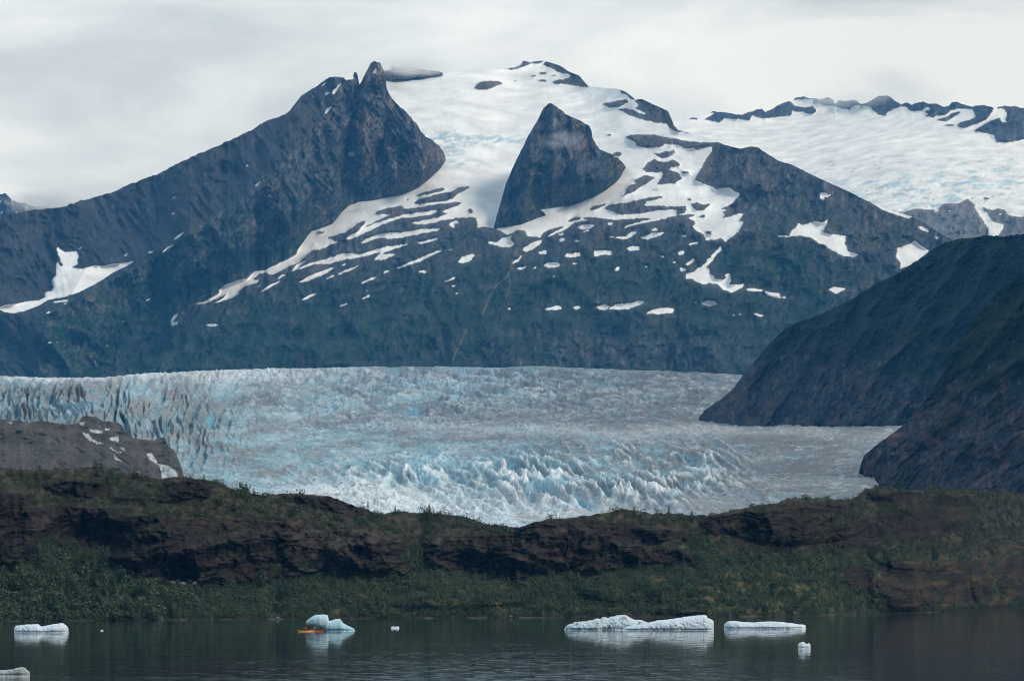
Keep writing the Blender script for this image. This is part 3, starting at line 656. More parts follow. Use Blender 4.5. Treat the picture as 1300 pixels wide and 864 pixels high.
# ------------------------------------------------------------------ near hill above the lake
H_top = [(-100,596),(0,593),(40,597),(80,595),(100,593),(130,592),(145,596),(160,600),(200,607),(230,605),(270,610),(300,622),(330,628),(350,627),(380,626),(420,630),(438,637),(460,645),(475,650),(488,652),(500,649),(520,650),(560,652),(590,655),(605,661),(620,666),(640,667),(660,670),(672,664),(690,660),(740,655),(770,650),(790,646),(805,648),(830,652),(850,651),(880,654),(900,653),(920,650),(960,641),(985,639),(1000,632),(1030,631),(1060,634),(1082,633),(1092,626),(1100,620),(1112,617),(1150,621),(1200,621),(1230,622),(1260,624),(1300,626),(1400,622)]
H_bot = [(-100,788.5),(0,788),(160,787),(300,786),(500,784.5),(720,783.5),(900,783),(1040,781),(1160,778),(1230,774.5),(1300,771.5),(1400,770)]
hL = lambda p: T(0, 590, p, 4.0)
hM = lambda p: T(325, 610, p, 4.0)
hR = lambda p: T(650, 610, p, 4.0)
hQ = lambda p: T(975, 610, p, 4.0)
H_ops = [(1, q) for q in (
 hL([(-400,130),(120,135),(160,200),(170,290),(210,430),(200,460),(150,480),(100,500),(-400,490)]),
 hL([(165,215),(300,205),(480,215),(660,250),(850,265),(1000,285),(1310,280),(1310,600),(1100,610),(850,640),(760,600),(600,510),(540,470),(500,430),(350,410),(230,370),(190,310)]),
 hL([(180,95),(300,72),(500,100),(510,150),(700,165),(850,172),(870,85),(1000,68),(1080,100),(1100,150),(900,182),(500,168),(300,140)]),
 hM([(-10,205),(180,205),(330,255),(480,250),(600,270),(700,300),(780,330),(720,400),(800,445),(780,480),(600,470),(420,460),(200,480),(60,510),(-10,520)]),
 hM([(800,290),(950,330),(980,285),(1310,270),(1310,505),(1150,480),(1000,470),(880,440),(850,360)]),
 hM([(100,75),(350,70),(470,95),(560,160),(640,190),(500,185),(300,130)]),
 hR([(-10,260),(100,210),(330,190),(500,200),(600,240),(900,260),(920,300),(640,300),(640,320),(900,350),(940,410),(700,430),(300,470),(-10,500)]),
 hR([(930,185),(1310,150),(1310,250),(1150,280),(1000,270)]),
 hQ([(-10,140),(150,100),(430,105),(330,180),(230,290),(100,360),(-10,370)]),
 hQ([(500,40),(780,60),(770,120),(520,105)]), hQ([(800,70),(1040,80),(1030,130),(820,115)]),
 hQ([(700,135),(1040,145),(1010,250),(700,300),(400,350),(300,340),(350,230),(550,185)]),
 hQ([(560,400),(800,425),(1100,390),(1700,360),(1700,600),(860,620),(600,650),(560,520)]),
 hQ([(330,430),(520,440),(540,560),(420,560)]))]
H_ops += [(0, q) for q in (hQ([(820,380),(850,400),(880,560),(910,630),(860,630),(840,500)]), hQ([(1110,380),(1140,400),(1180,560),(1230,620),(1150,610),(1130,480)]),
 hM([(80,425),(145,425),(140,450),(85,450)]), hM([(220,430),(310,420),(320,455),(230,455)]), hQ([(1040,150),(1110,160),(1080,200),(1040,190)]))]
def H_rock(U, V, warp=9.0):
    m = blur(paint(U, V, H_ops, 0, warp, 51, 26.0), 4, 2)
    n = fbm(U / 30, V / 9, 5, .62, 53) * .75
    return sstep(.42, .58, m + n * (.25 + .75 * (1 - np.abs(2 * m - 1))) - .04)
def H_slope(U, V):
    r = blur(H_rock(U, V), 9, 4)
    s = .36 + .9 * r + .12 * fbm(U / 60, V / 25, 3, .5, 37) + .55 * gau(U, V, 1250, 740, 120, 40)
    return np.maximum(blur(s, 6, 2), .22)
def H_disp(U, V):
    r = blur(H_rock(U, V), 2, 2)
    bot = curve(H_bot, U[0])[None]
    k = sstep(0, 8, bot - V)
    mp = .21
    d = 0
    for wl, a in ((70, .5), (30, .5), (13, .42), (6, .3), (3, .18)):
        d = d - a * wl * (ridged((U + 8 * fbm(U / 30, V / 30, 2, .5, 38)) / wl, V * 1.15 / wl + U / (wl * 6), 1, 1, int(wl), 1.0) - .45)
    jt = ridged(U / 11 + fbm(U / 20, V / 20, 2, .5, 45), V / 34, 2, .55, 46, 1.0)
    d = d - 3.2 * (jt - .4) - 2.6 * (ridged(U / 5, V / 4, 2, .6, 47, 1.0) - .4)
    strata = -2.2 * ridged(V / 9 + fbm(U / 40, V / 20, 3, .5, 39) * 2, U / 160, 2, .5, 40, 1.2)
    kn = 0
    for cu, cv, su, sv, a_ in ((1150, 748, 34, 26, 14), (1215, 742, 34, 30, 16), (1280, 738, 34, 34, 18), (1185, 700, 60, 18, 10), (860, 770, 30, 9, 5), (810, 745, 60, 14, 8), (470, 690, 40, 26, 14), (400, 700, 30, 20, 10), (560, 752, 90, 14, 8), (690, 690, 50, 26, 12), (250, 690, 60, 24, 8), (20, 680, 40, 50, 12), (1010, 660, 70, 22, 12)):
        kn = kn - a_ * np.sqrt(np.clip(1 - ((U - cu) / (su * 1.4)) ** 2 - ((V - cv) / (sv * 1.4)) ** 2, 0, 1))
    return (d * mp * (.6 + .6 * r) + strata * r * .8 + kn) * k + 3.0 * fbm(U / 25, U * 0, 3, .5, 42) * 0
u, U, V, D, _ = sheet(-420, 1720, 1.0, H_top, H_bot, 250, lambda u, b: shore_D(b), H_slope, H_disp, 2.0, 9, 12)
HU, HV, HD = U, V, D
HX, HY, HZ = P(U, V, D)
r = H_rock(U, V)
HR = r
n1 = fbm(U / 35, V / 18, 4, .6, 800); n2 = fbm(U / 8, V / 5, 4, .6, 801); n3 = fbm(U / 10, V / 24, 4, .6, 802); n4 = fbm(U / 3, V / 2, 3, .6, 803)
rc_ = np.zeros(U.shape + (3,), np.float32) + np.array([.040, .033, .030], np.float32)
rc_ = mix(rc_, (.095, .074, .058), sstep(.0, .5, n1) * .65)
rc_ = mix(rc_, (.014, .014, .017), sstep(-.05, .4, -n3) * .8)
rc_ = mix(rc_, (.19, .165, .14), sstep(.3, .6, n2 * .6 + n3 * .5) * .5)
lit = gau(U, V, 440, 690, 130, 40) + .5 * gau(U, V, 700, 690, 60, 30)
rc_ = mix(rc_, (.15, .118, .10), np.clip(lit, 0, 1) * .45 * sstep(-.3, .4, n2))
gap = sstep(.15, .45, fbm(U / 16, V / 6, 4, .6, 804))                 # moss on ledges
ledge = np.array([.052, .062, .026], np.float32) * (1 + .5 * n2)[..., None]
rc_ = rc_ * (1 - .6 * gap[..., None]) + ledge * .6 * gap[..., None]
gc = np.zeros(U.shape + (3,), np.float32) + np.array([.040, .058, .028], np.float32)
och = sstep(.12, .45, fbm(U / 40, V / 9, 4, .6, 805) + .25 * sstep(300, 500, U) * sstep(700, 760, V) - .25 * sstep(300, 200, U))
gc = mix(gc, (.115, .085, .042), och * .75)
up = sstep(712, 688, V + .02 * (650 - U))            # thin soil on the upper slopes: brown heath and bare rock between the bushes
hq = np.clip(1 + .7 * n1 + .9 * n2 + .5 * n3, .2, 2.6)[..., None]
heath = mix(np.zeros(U.shape + (3,), np.float32) + np.array([.046, .037, .027], np.float32), (.030, .038, .017), sstep(-.05, .3, fbm(U / 45, V / 6, 4, .6, 905))) * hq
gc = gc * (1 - .92 * up[..., None]) + heath * .92 * up[..., None]
gc = gc * (1 + .5 * n2)[..., None]
HOCH = och
rc_ = np.clip(.03 + (rc_ - .036) * 1.3, .006, 1) * .72
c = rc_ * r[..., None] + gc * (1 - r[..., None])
qo = gau(U, V, 1235, 738, 115, 36)
c = mix(c, (.098, .064, .030), np.clip(qo, 0, 1) * sstep(-.3, .4, n1 + n2 * .5) * .8)
beach = sstep(2.2, .8, curve(H_bot, U[0])[None] - V) * sstep(.05, .4, fbm(U / 40, U * 0, 3, .5, 806))
c = mix(c, (.13, .12, .105), beach * .6)
edge_ = sstep(6.0, 2.0, curve(H_bot, U[0])[None] - V)
c = mix(c, (.028, .027, .024), edge_ * .8)
c = mix(c, (.13, .12, .105), beach * .55)
c = c * (1 + .35 * n4)[..., None]
X, Y, Z, CC = with_back(U, V, D, c, 25, 2, 260, 28)
X = np.concatenate([X[:1], X]); Y = np.concatenate([Y[:1] - 2, Y]); Z = np.concatenate([Z[:1] - 2.5, Z]); CC = np.concatenate([CC[:1], CC])
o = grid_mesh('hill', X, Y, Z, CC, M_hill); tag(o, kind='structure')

# ------------------------------------------------------------------ ground and lake
def flat(name, x0, x1, y0, y1, z, mat, nx=8, ny=8):
    X, Y = np.meshgrid(np.linspace(x0, x1, nx), np.linspace(y0, y1, ny))
    o = grid_mesh(name, X, Y, X * 0 + z, None, mat, False); return tag(o, kind='structure')
M_ground = mat_plain('glacial_silt', (.12, .115, .105), .95, .1, (.07, .07, .065), .02)
flat('ground', -5000, 5000, -600, 15000, -4.0, M_ground)

mw = bpy.data.materials.new('lake_water'); mw.use_nodes = True
nt = mw.node_tree; N = nt.nodes; b = N['Principled BSDF']
b.inputs['Base Color'].default_value = (.008, .024, .027, 1); b.inputs['Roughness'].default_value = .035
b.inputs['IOR'].default_value = 1.33
tc = N.new('ShaderNodeTexCoord')
def wnoise(sx, sy, detail, rough=.55):
    mp = N.new('ShaderNodeMapping'); mp.inputs['Scale'].default_value = (sx, sy, 1)
    nt.links.new(tc.outputs['Object'], mp.inputs['Vector'])
    n = N.new('ShaderNodeTexNoise'); n.inputs['Scale'].default_value = 1; n.inputs['Detail'].default_value = detail; n.inputs['Roughness'].default_value = rough
    nt.links.new(mp.outputs['Vector'], n.inputs['Vector']); return n
n_a = wnoise(.55, .9, 4); n_b = wnoise(.10, .16, 2); n_m = wnoise(.004, .016, 3)
mr = N.new('ShaderNodeMapRange'); mr.inputs['From Min'].default_value = .48; mr.inputs['From Max'].default_value = .68
mr.inputs['To Min'].default_value = .075; mr.inputs['To Max'].default_value = .13
nt.links.new(n_m.outputs['Fac'], mr.inputs['Value'])
def vmath(op, *ins):
    n = N.new('ShaderNodeVectorMath'); n.operation = op
    for i, x in enumerate(ins):
        if isinstance(x, tuple): n.inputs[i].default_value = x
        else: nt.links.new(x, n.inputs[i])
    return n.outputs['Vector']
def slopes(n, k): return vmath('MULTIPLY', vmath('SUBTRACT', n.outputs['Color'], (.5, .5, .5)), (k * .6, k, 0))
sc_w = N.new('ShaderNodeVectorMath'); sc_w.operation = 'SCALE'; nt.links.new(slopes(n_a, 1.0), sc_w.inputs[0]); nt.links.new(mr.outputs['Result'], sc_w.inputs['Scale'])
nrm = vmath('NORMALIZE', vmath('ADD', vmath('ADD', sc_w.outputs['Vector'], slopes(n_b, .006)), (0, 0, 1)))
nt.links.new(nrm, b.inputs['Normal'])
flat('lake', -1500, 1500, -300, 2700, 0.0, mw)

# ------------------------------------------------------------------ vegetation on the near hill
def leaf_cloud(n, rx, rz, size, seed):
    r_ = np.random.default_rng(seed)
    d = r_.normal(size=(n, 3)); d /= np.linalg.norm(d, axis=1)[:, None]
    rad = r_.uniform(.45, 1.0, n) ** .6
    c = d * rad[:, None] * np.array([rx, rx, rz * .62]); c[:, 2] += rz * .5
    lob = r_.normal(size=(4, 3)) * np.array([rx * .5, rx * .5, rz * .18])
    c += lob[r_.integers(0, 4, n)]
    c[:, 2] = np.abs(c[:, 2])
    a = r_.normal(size=(n, 3)); a /= np.linalg.norm(a, axis=1)[:, None]
    b_ = np.cross(a, r_.normal(size=(n, 3))); b_ /= np.linalg.norm(b_, axis=1)[:, None]
    s_ = size * r_.uniform(.6, 1.4, n)[:, None]
    q = np.stack([c - a * s_, c + b_ * s_ * .6, c + a * s_, c - b_ * s_ * .6], 1)
    return q.reshape(-1, 3), np.arange(4 * n).reshape(-1, 4)

def spruce_crown(h, r0, seed):
    r_ = np.random.default_rng(seed); vs = []
    nw = 11
    for k in range(nw):
        z = h * (.12 + .86 * k / nw); rr = r0 * (1 - k / nw) ** .85 + .05
        nb = 9
        for j in range(nb):
            a = 2 * math.pi * (j + r_.uniform(-.3, .3)) / nb + k; L = rr * r_.uniform(.7, 1.2)
            ca, sa = math.cos(a), math.sin(a); w = L * .32
            vs += [(0, 0, z + .10 * h / nw * 3), (ca * L * .6 - sa * w, sa * L * .6 + ca * w, z - .02 * h), (ca * L, sa * L, z - .05 * h), (ca * L * .6 + sa * w, sa * L * .6 - ca * w, z - .02 * h)]
    vs = np.array(vs, float); return vs, np.arange(len(vs)).reshape(-1, 4)

protos = [leaf_cloud(76, 1.0, 1.25, .20, 40 + i) for i in range(6)]
sp_proto = [spruce_crown(1.0, .24, 60 + i) for i in range(4)]

# where plants stand: photo-even spread, thick on the slopes, sparse on rock
cand = 50000
jj = rng.integers(2, HU.shape[0] - 1, cand); ii = rng.integers(0, HU.shape[1], cand)
dens = np.where(HR[jj, ii] > .5, .05 + .22 * (fbm(HU[jj, ii] / 16, HV[jj, ii] / 6, 4, .6, 804) > .12), 1.0 - .55 * HOCH[jj, ii])
nlow = fbm(HU[jj, ii] / 30, HV[jj, ii] / 12, 3, .6, 900)
upq = sstep(712, 688, HV[jj, ii] + .02 * (650 - HU[jj, ii]))
dens = dens * (1 - upq * (.90 - .85 * sstep(.05, .3, fbm(HU[jj, ii] / 45, HV[jj, ii] / 6, 4, .6, 905))) * (1 - .55 * sstep(1000, 1120, HU[jj, ii])))
keep = (rng.random(cand) < dens * np.clip(.75 + .8 * nlow, .1, 1)) & (HZ[jj, ii] > .12) & (HU[jj, ii] > -260) & (HU[jj, ii] < 1560)
jj, ii = jj[keep], ii[keep]
px, py, pz = HX[jj, ii], HY[jj, ii], HZ[jj, ii]
hu, hv = HU[jj, ii], HV[jj, ii]
size = rng.uniform(.4, 1.15, len(px)) * np.clip(1 + .9 * fbm(hu / 14, hv / 6, 3, .6, 906), .5, 1.9) * np.where(HR[jj, ii] > .5, .6, 1.0) * (1 + .35 * sstep(300, 150, hu) * sstep(690, 740, hv))
hue = fbm(hu / 25, hv / 12, 3, .6, 901) + rng.normal(0, .18, len(px))
def leafcol(h_):
    h_ = np.asarray(h_)
    c = np.zeros(h_.shape + (3,)) + np.array([.066, .098, .058])
    c = mix(c, (.095, .115, .048), sstep(.05, .55, h_) )
    c = mix(c, (.022, .040, .024), sstep(.05, .5, -h_))
    return c
lc = leafcol(hue)
shift = np.clip(sstep(340, 180, hu) + .75 * gau(hu, hv, 560, 745, 260, 30), 0, 1) * sstep(700, 735, hv)
lc = mix(lc, (.085, .118, .072), shift * .65)
lc = mix(lc, (.050, .060, .028), sstep(712, 690, hv) * .5)
# the nearest, largest ones are plants of their own; the rest is one ground cover
score = np.where((hu > 5) & (hu < 1295), 0, -50) + size * F / py + rng.uniform(0, .5, len(px)) + .8 * (hv > 735)
order = np.argsort(-score)
indiv = order[:255]; rest = order[255:]
V_all, Q_all, C_all = [], [], []; off = 0
for k in rest:
    pv, pq = protos[rng.integers(0, 6)]
    if rng.random() < .09 and HR[jj[k], ii[k]] < .5:
        pv, pq = sp_proto[rng.integers(0, 4)]; sc_ = size[k] * rng.uniform(2.2, 3.4)
    else: sc_ = size[k]
    a = rng.uniform(0, 6.28); ca, sa = math.cos(a), math.sin(a)
    v = pv * sc_
    v = np.stack([v[:, 0] * ca - v[:, 1] * sa + px[k], v[:, 0] * sa + v[:, 1] * ca + py[k], v[:, 2] * rng.uniform(.8, 1.2) + pz[k] - .15], 1)
    V_all.append(v); Q_all.append(pq + off); off += len(v)
    C_all.append(np.repeat(np.repeat(lc[k][None], len(pv) // 4, 0) * rng.uniform(.82, 1.18, (len(pv) // 4, 1)), 4, 0))
me = bpy.data.meshes.new('scrub'); raw_mesh(me, np.concatenate(V_all), np.concatenate(Q_all)); set_col(me, np.concatenate(C_all)); me.materials.append(M_scrub)
o = bpy.data.objects.new('scrub', me); COL.objects.link(o)
tag(o, 'low green scrub covering the hill slopes and ledges above the lake', 'scrub', kind='stuff')

sh_mesh = []
for i in range(12):
    pv, pq = leaf_cloud(85, 1.0, 1.25, .20, 140 + i)
    me = bpy.data.meshes.new('shrub'); raw_mesh(me, pv, pq)
    base = leafcol(np.array(rng.normal(0, .3))) * (1 + .1 * i / 12)
    set_col(me, np.repeat(base[None] * rng.uniform(.7, 1.35, (len(pv) // 4, 1)), 4, 0)); me.materials.append(M_scrub); sh_mesh.append(me)
M_bark = mat_plain('spruce_bark', (.075, .06, .05), .95, .1)
def trunk_mesh():
    me = bpy.data.meshes.new('trunk'); n = 8; vs = []; qs = []
    for k, (z, r_) in enumerate(((-.12, .022), (0, .020), (.3, .015), (.65, .009), (.98, .002))):
        vs += [(r_ * math.cos(2 * math.pi * j / n), r_ * math.sin(2 * math.pi * j / n), z) for j in range(n)]
    for k in range(4):
        qs += [(k * n + j, k * n + (j + 1) % n, (k + 1) * n + (j + 1) % n, (k + 1) * n + j) for j in range(n)]
    raw_mesh(me, np.array(vs), np.array(qs)); me.shade_smooth(); me.materials.append(M_bark); return me
tr_me = trunk_mesh(); cr_me = []
for i, (pv, pq) in enumerate(sp_proto):
    me = bpy.data.meshes.new('crown'); raw_mesh(me, pv, pq)
    set_col(me, np.repeat(np.array([[.026, .046, .028]]) * rng.uniform(.7, 1.4, (len(pv) // 4, 1)), 4, 0)); me.materials.append(M_scrub); cr_me.append(me)
spruce_n = 0
for n_, k in enumerate(indiv):
    if n_ % 6 == 0:
        hgt = size[k] * random.uniform(2.6, 3.8)
        t = bpy.data.objects.new('spruce_tree', None); t.empty_display_size = .3; COL.objects.link(t)
        tag(t, 'small dark conical spruce rising above the shore scrub', 'tree', 'small spruces along the lake shore')
        t.location = (px[k], py[k], pz[k] - .05); t.scale = (hgt,) * 3; t.rotation_euler.z = random.uniform(0, 6.28)
        for nm, me in (('trunk', tr_me), ('crown', cr_me[n_ % 4])):
            ch = bpy.data.objects.new(nm, me); COL.objects.link(ch); ch.parent = t
    else:
        o = bpy.data.objects.new('shrub', sh_mesh[n_ % 12]); COL.objects.link(o)
        sc_ = size[k]; o.location = (px[k], py[k], pz[k] - .15); o.scale = (sc_ * random.uniform(.9, 1.2), sc_, sc_ * random.uniform(.85, 1.25)); o.rotation_euler.z = random.uniform(0, 6.28)
        tag(o, 'bushy green alder shrub growing on the slope just above the lake', 'shrub', 'alder shrubs along the lake shore')

# ------------------------------------------------------------------ boulders
M_boul = mat_plain('pale_granite', (.26, .25, .23), .9, .15, (.13, .125, .115), 2.0)
def boulder_mesh(seed):
    import bmesh
    bm = bmesh.new(); bmesh.ops.create_icosphere(bm, subdivisions=3, radius=1)
    for v in bm.verts:
        p = np.array(v.co); k = .8 + .35 * float(fbm(np.array(p[0] * 1.1 + p[2]), np.array(p[1] * 1.1 - p[2] * .7), 4, .6, seed)) + .12 * abs(float(pn(np.array(p[0] * 2.3), np.array(p[2] * 2.3 + p[1]), seed + 2)))
        v.co = Vector((p[0] * k * 1.25, p[1] * k, p[2] * k * .75))
    me = bpy.data.meshes.new('boulder'); bm.to_mesh(me); bm.free(); me.materials.append(M_boul); return me
b_me = [boulder_mesh(950 + i) for i in range(4)]
def boulder(i, u_, v_, r_, label, group=None):
    k = np.argmin((HU - u_) ** 2 + (HV - v_) ** 2); k = np.unravel_index(k, HU.shape)
    o = bpy.data.objects.new('boulder', b_me[i % 4]); COL.objects.link(o)
    o.location = (float(HX[k]), float(HY[k]), float(HZ[k]) + r_ * .3); o.scale = (r_, r_, r_); o.rotation_euler.z = i * 1.9
    tag(o, label, 'boulder', group)
for i, (a_, b_, c_) in enumerate(((219, 741, .9), (226, 738, .75), (231, 742, 1.0), (240, 739, .8), (247, 741, .7))):
    boulder(i, a_, b_, c_, 'pale boulder lying at the foot of the dark cliff on the left', 'boulders below the left cliff')
boulder(5, 584, 730, .55, 'single pale boulder lying below the middle cliffs above the green slope')
boulder(6, 1006, 779, .9, 'pale boulder standing at the waterline behind the long flat iceberg')
for i, u_ in enumerate((205, 268, 352, 446, 575, 648, 742, 868, 925, 960, 1052, 1085)):
    boulder(i, u_, float(curve(H_bot, u_)) - .8, .28 + .14 * (i % 3), 'small grey rock lying on the lake edge under the scrub', 'rocks along the waterline')

# ------------------------------------------------------------------ icebergs
def ice_mat(name, white, blue, amt=.5, dirt=None, scale=.7):
    m = bpy.data.materials.new(name); m.use_nodes = True
    nt = m.node_tree; N = nt.nodes; b = N['Principled BSDF']
    b.inputs['Roughness'].default_value = .42; b.inputs['Specular IOR Level'].default_value = .4
    b.inputs['Subsurface Weight'].default_value = .25; b.inputs['Subsurface Radius'].default_value = (.25, .5, .6); b.inputs['Subsurface Scale'].default_value = .6
    tc = N.new('ShaderNodeTexCoord'); no = N.new('ShaderNodeTexNoise'); no.inputs['Scale'].default_value = scale; no.inputs['Detail'].default_value = 5
    nt.links.new(tc.outputs['Object'], no.inputs['Vector'])
    cr = N.new('ShaderNodeValToRGB'); e = cr.color_ramp.elements
    e[0].position = .5 - .25 + .3 * (1 - amt); e[0].color = (*white, 1); e[1].position = .62 + .2 * (1 - amt); e[1].color = (*blue, 1)
    nt.links.new(no.outputs['Fac'], cr.inputs['Fac']); out = cr.outputs['Color']
    if dirt:
        n2 = N.new('ShaderNodeTexNoise'); n2.inputs['Scale'].default_value = 1.1; n2.inputs['Detail'].default_value = 7
        nt.links.new(tc.outputs['Object'], n2.inputs['Vector'])
        r2 = N.new('ShaderNodeValToRGB'); r2.color_ramp.elements[0].position = .55; r2.color_ramp.elements[0].color = (0, 0, 0, 1); r2.color_ramp.elements[1].position = .68; r2.color_ramp.elements[1].color = (1, 1, 1, 1)
        nt.links.new(n2.outputs['Fac'], r2.inputs['Fac'])
        mx = N.new('ShaderNodeMix'); mx.data_type = 'RGBA'; nt.links.new(r2.outputs['Color'], mx.inputs['Factor']); nt.links.new(out, mx.inputs['A']); mx.inputs['B'].default_value = (*dirt, 1); out = mx.outputs['Result']
    nt.links.new(out, b.inputs['Base Color'])
    n3 = N.new('ShaderNodeTexNoise'); n3.inputs['Scale'].default_value = 2.2; n3.inputs['Detail'].default_value = 6
    nt.links.new(tc.outputs['Object'], n3.inputs['Vector'])
    bp = N.new('ShaderNodeBump'); bp.inputs['Distance'].default_value = .18; nt.links.new(n3.outputs['Fac'], bp.inputs['Height']); nt.links.new(bp.outputs['Normal'], b.inputs['Normal'])
    return m
I_white = ice_mat('white_iceberg_ice', (.78, .82, .85), (.56, .70, .76), .35)
I_blue = ice_mat('blue_iceberg_ice', (.62, .76, .79), (.38, .62, .68), .7, None, .35)
I_grey = ice_mat('dirty_iceberg_ice', (.70, .75, .76), (.46, .62, .66), .5, (.16, .15, .14))
I_dull = ice_mat('dull_grey_ice', (.42, .45, .44), (.30, .35, .35), .5, (.20, .20, .19), 1.2)

def berg(name, label, wl, top, bottom, mat, depth=.55, rough=.16, group=None, seed=0, n=150, m_=84, facet=0.0):
    """lofted block of ice: top / underside outlines in photo pixels, wl = row of its waterline"""
    D = shore_D(wl); mp = D / F * 1.0
    t = np.array(top, float); bo = np.array(bottom, float) if bottom else None
    u0, u1 = t[0, 0], t[-1, 0]; uc = .5 * (u0 + u1)
    k = np.linspace(0, 1, n); uu = u0 + (u1 - u0) * (.5 - .5 * np.cos(np.pi * k)) * .5 + (u1 - u0) * k * .5
    zt = (wl - np.interp(uu, t[:, 0], t[:, 1])) * mp * .90
    zb = (wl - np.interp(uu, bo[:, 0], bo[:, 1])) * mp if bo is not None else -0.9 - .15 * (u1 - u0) * mp * .1 + 0 * uu
    zb = np.where(zb <= .02, zb - .9, zb)
    width = (u1 - u0) * mp
    e = np.sqrt(np.clip(1 - (2 * k - 1) ** 8, .0, 1))
    half = depth * .5 * width * (.55 + .45 * np.sin(np.pi * k)) * e
    half = half * (1 + .2 * fbm(k * 5, k * 0 + seed, 3, .6, seed)) + .02
    ph = np.linspace(0, 2 * np.pi, m_, endpoint=False)
    sgn = lambda x, p: np.sign(x) * np.abs(x) ** p
    cy = sgn(np.cos(ph), .8); cz = sgn(np.sin(ph), .75)
    X = np.repeat(((uu - uc) * mp)[:, None], m_, 1)
    zs = blur(zt[None], n * .045, 0)[0]; zs = np.minimum(zs, np.maximum(zt, zb + .05) + .25 * (zt.max() - 0))
    up = np.clip(.5 + .5 * cz, 0, 1)[None] ** 1.6
    ze = zs[:, None] * (1 - up) + zt[:, None] * up
    Y = half[:, None] * cy[None]; Z = zb[:, None] + (ze - zb[:, None]) * (.5 + .5 * cz[None])
    A = X + Y * .7; B_ = Z * 1.3 - Y * .5
    wlx = max(width * .10, .25)
    d = rough * wlx * (ridged(A / wlx, B_ / wlx, 4, .55, seed + 3, 1.0) - .5) + facet * wlx * np.round(fbm(A / wlx / 1.6, B_ / wlx / 1.6, 2, .5, seed + 6) * 3) / 3
    Y = Y - np.sign(cy)[None] * np.abs(cy)[None] * np.abs(d) * 1.6 * e[:, None]
    Z = Z + d * e[:, None] * np.clip(cz, 0, 1)[None] * .8
    Y = Y * (1 - .22 * np.exp(-((Z - .14) / .13) ** 2))          # melt notch at the waterline
    co = np.stack([X, Y, Z], -1).reshape(-1, 3)
    idx = np.arange(n * m_).reshape(n, m_); nx = np.roll(idx, -1, 1)
    q = np.stack([idx[:-1], idx[1:], nx[1:], nx[:-1]], -1).reshape(-1, 4)
    me = bpy.data.meshes.new(name)
    vs = [tuple(p) for p in co]; fs = [tuple(int(i) for i in r_) for r_ in q] + [tuple(int(i) for i in idx[0]), tuple(int(i) for i in idx[-1][::-1])]
    me.from_pydata(vs, [], fs); me.shade_smooth(); me.materials.append(mat)
    o = bpy.data.objects.new(name, me); COL.objects.link(o)
    x, y, z = P(np.array(uc), np.array(wl), np.array(D))
    o.location = (float(x), float(y), 0)
    return tag(o, label, 'iceberg', group)

berg('iceberg', 'low white iceberg with a saddle-shaped top near the left shore', 802.5,
     [(18,801),(18.5,795),(20,793),(25,792),(31,791.5),(36,791),(42,790.8),(48,790.5),(49,791),(51,793.5),(54,794),(59,792.8),(62,791.8),(64,792),(67,790.8),(71,790),(74,790),(77,788.8),(80,789.3),(83,791.5),(85.5,794),(87,797),(87,801)], None, I_white, .5, .26, seed=1)
berg('iceberg', 'sculpted pale blue iceberg with a raised scroll behind the kayaks', 800.3,
     [(388.8,788.5),(389.2,786),(392,783.5),(396,780),(399,778.2),(402,777.2),(405,777.5),(408,777),(412,777),(415.2,777.6),(416.6,779.5),(416.8,783),(417.2,785.9),(421,785.4),(426,783.6),(431.5,782.9),(433,785),(435.5,789),(441,792.5),(446,795),(449.3,796.8),(450.3,798.3),(450.3,800.3)],
     [(388.8,790.5),(389.5,792.5),(394,793.4),(400,794.8),(407,797),(411,798.6),(414,800.3),(416,800.4),(450.3,800.6)], I_blue, .45, .05, seed=2, n=220)
berg('iceberg', 'grey dirt-capped iceberg with a humped ridge left of the tilted wedge', 799.0,
     [(716,798.5),(717,795.5),(722,792),(727,790),(730,788.5),(737,787.6),(745,786.8),(752,786),(756,784),(759,783.3),(762,784.5),(765,781.5),(768,781.2),(772,783),(775,781.5),(780,780),(785,779),(791,778.4),(795,778.6),(797,780.5),(801,783),(806,785),(812,785.5),(818,786.8),(822,788),(826,791),(829,798.5)], None, I_grey, .38, .30, seed=3, n=220)
berg('iceberg', 'white wedge iceberg tilting up to a split overhanging tip on its right', 799.5,
     [(790,799),(795,795),(803,793),(812,791.5),(822,789.5),(832,786.5),(840,785.4),(851,784.4),(862,782.5),(875,780.4),(884,779.2),(891,777.9),(895,778.6),(897.5,780),(898,782.5),(902,783.2),(905,785.5),(906.8,788.5),(906.5,793),(906,799)],
     [(790,799.6),(900,799.6),(906.8,799.6)], I_white, .33, .24, seed=4, n=220)
berg('iceberg', 'long flat white iceberg like a low raft right of the wedge', 797.5,
     [(919,796.5),(919.5,791),(922,788.2),(924,786.6),(927,787),(931,786.8),(936,787.6),(945,788.4),(955,789),(962,788.5),(971,787.6),(980,787.6),(990,788),(1000,789.5),(1010,790.5),(1018,791),(1022.5,792.8),(1023,796.5)], None, I_white, .35, .24, seed=5, n=200)
berg('iceberg', 'small round white growler floating alone at the right', 823,
     [(1013,822.5),(1013.2,817),(1014.5,815),(1018,813.2),(1021,813.4),(1022.5,815.5),(1024,816.3),(1026.5,814.8),(1028.5,816),(1029.2,819),(1029,822.5)], None, I_white, .8, .45, seed=6, n=90, m_=60)
berg('iceberg', 'dull grey melting iceberg cut by the lower left edge of the picture', 858,
     [(-22,857),(-20,851),(-10,849),(0,849),(8,848.8),(15,848),(20,846.5),(25,845),(29,844.8),(32,846),(34,848.5),(37,850.5),(39,852.5),(38,857)], None, I_dull, .6, .3, seed=7)
berg('ice_chunk', 'tiny white ice chunk adrift right of the blue iceberg', 797,
     [(496,796.8),(497,794.5),(499.5,794),(501,795),(503,794.2),(506,794.3),(507,796.8)], None, I_white, .8, .2, seed=8, n=40, m_=24)
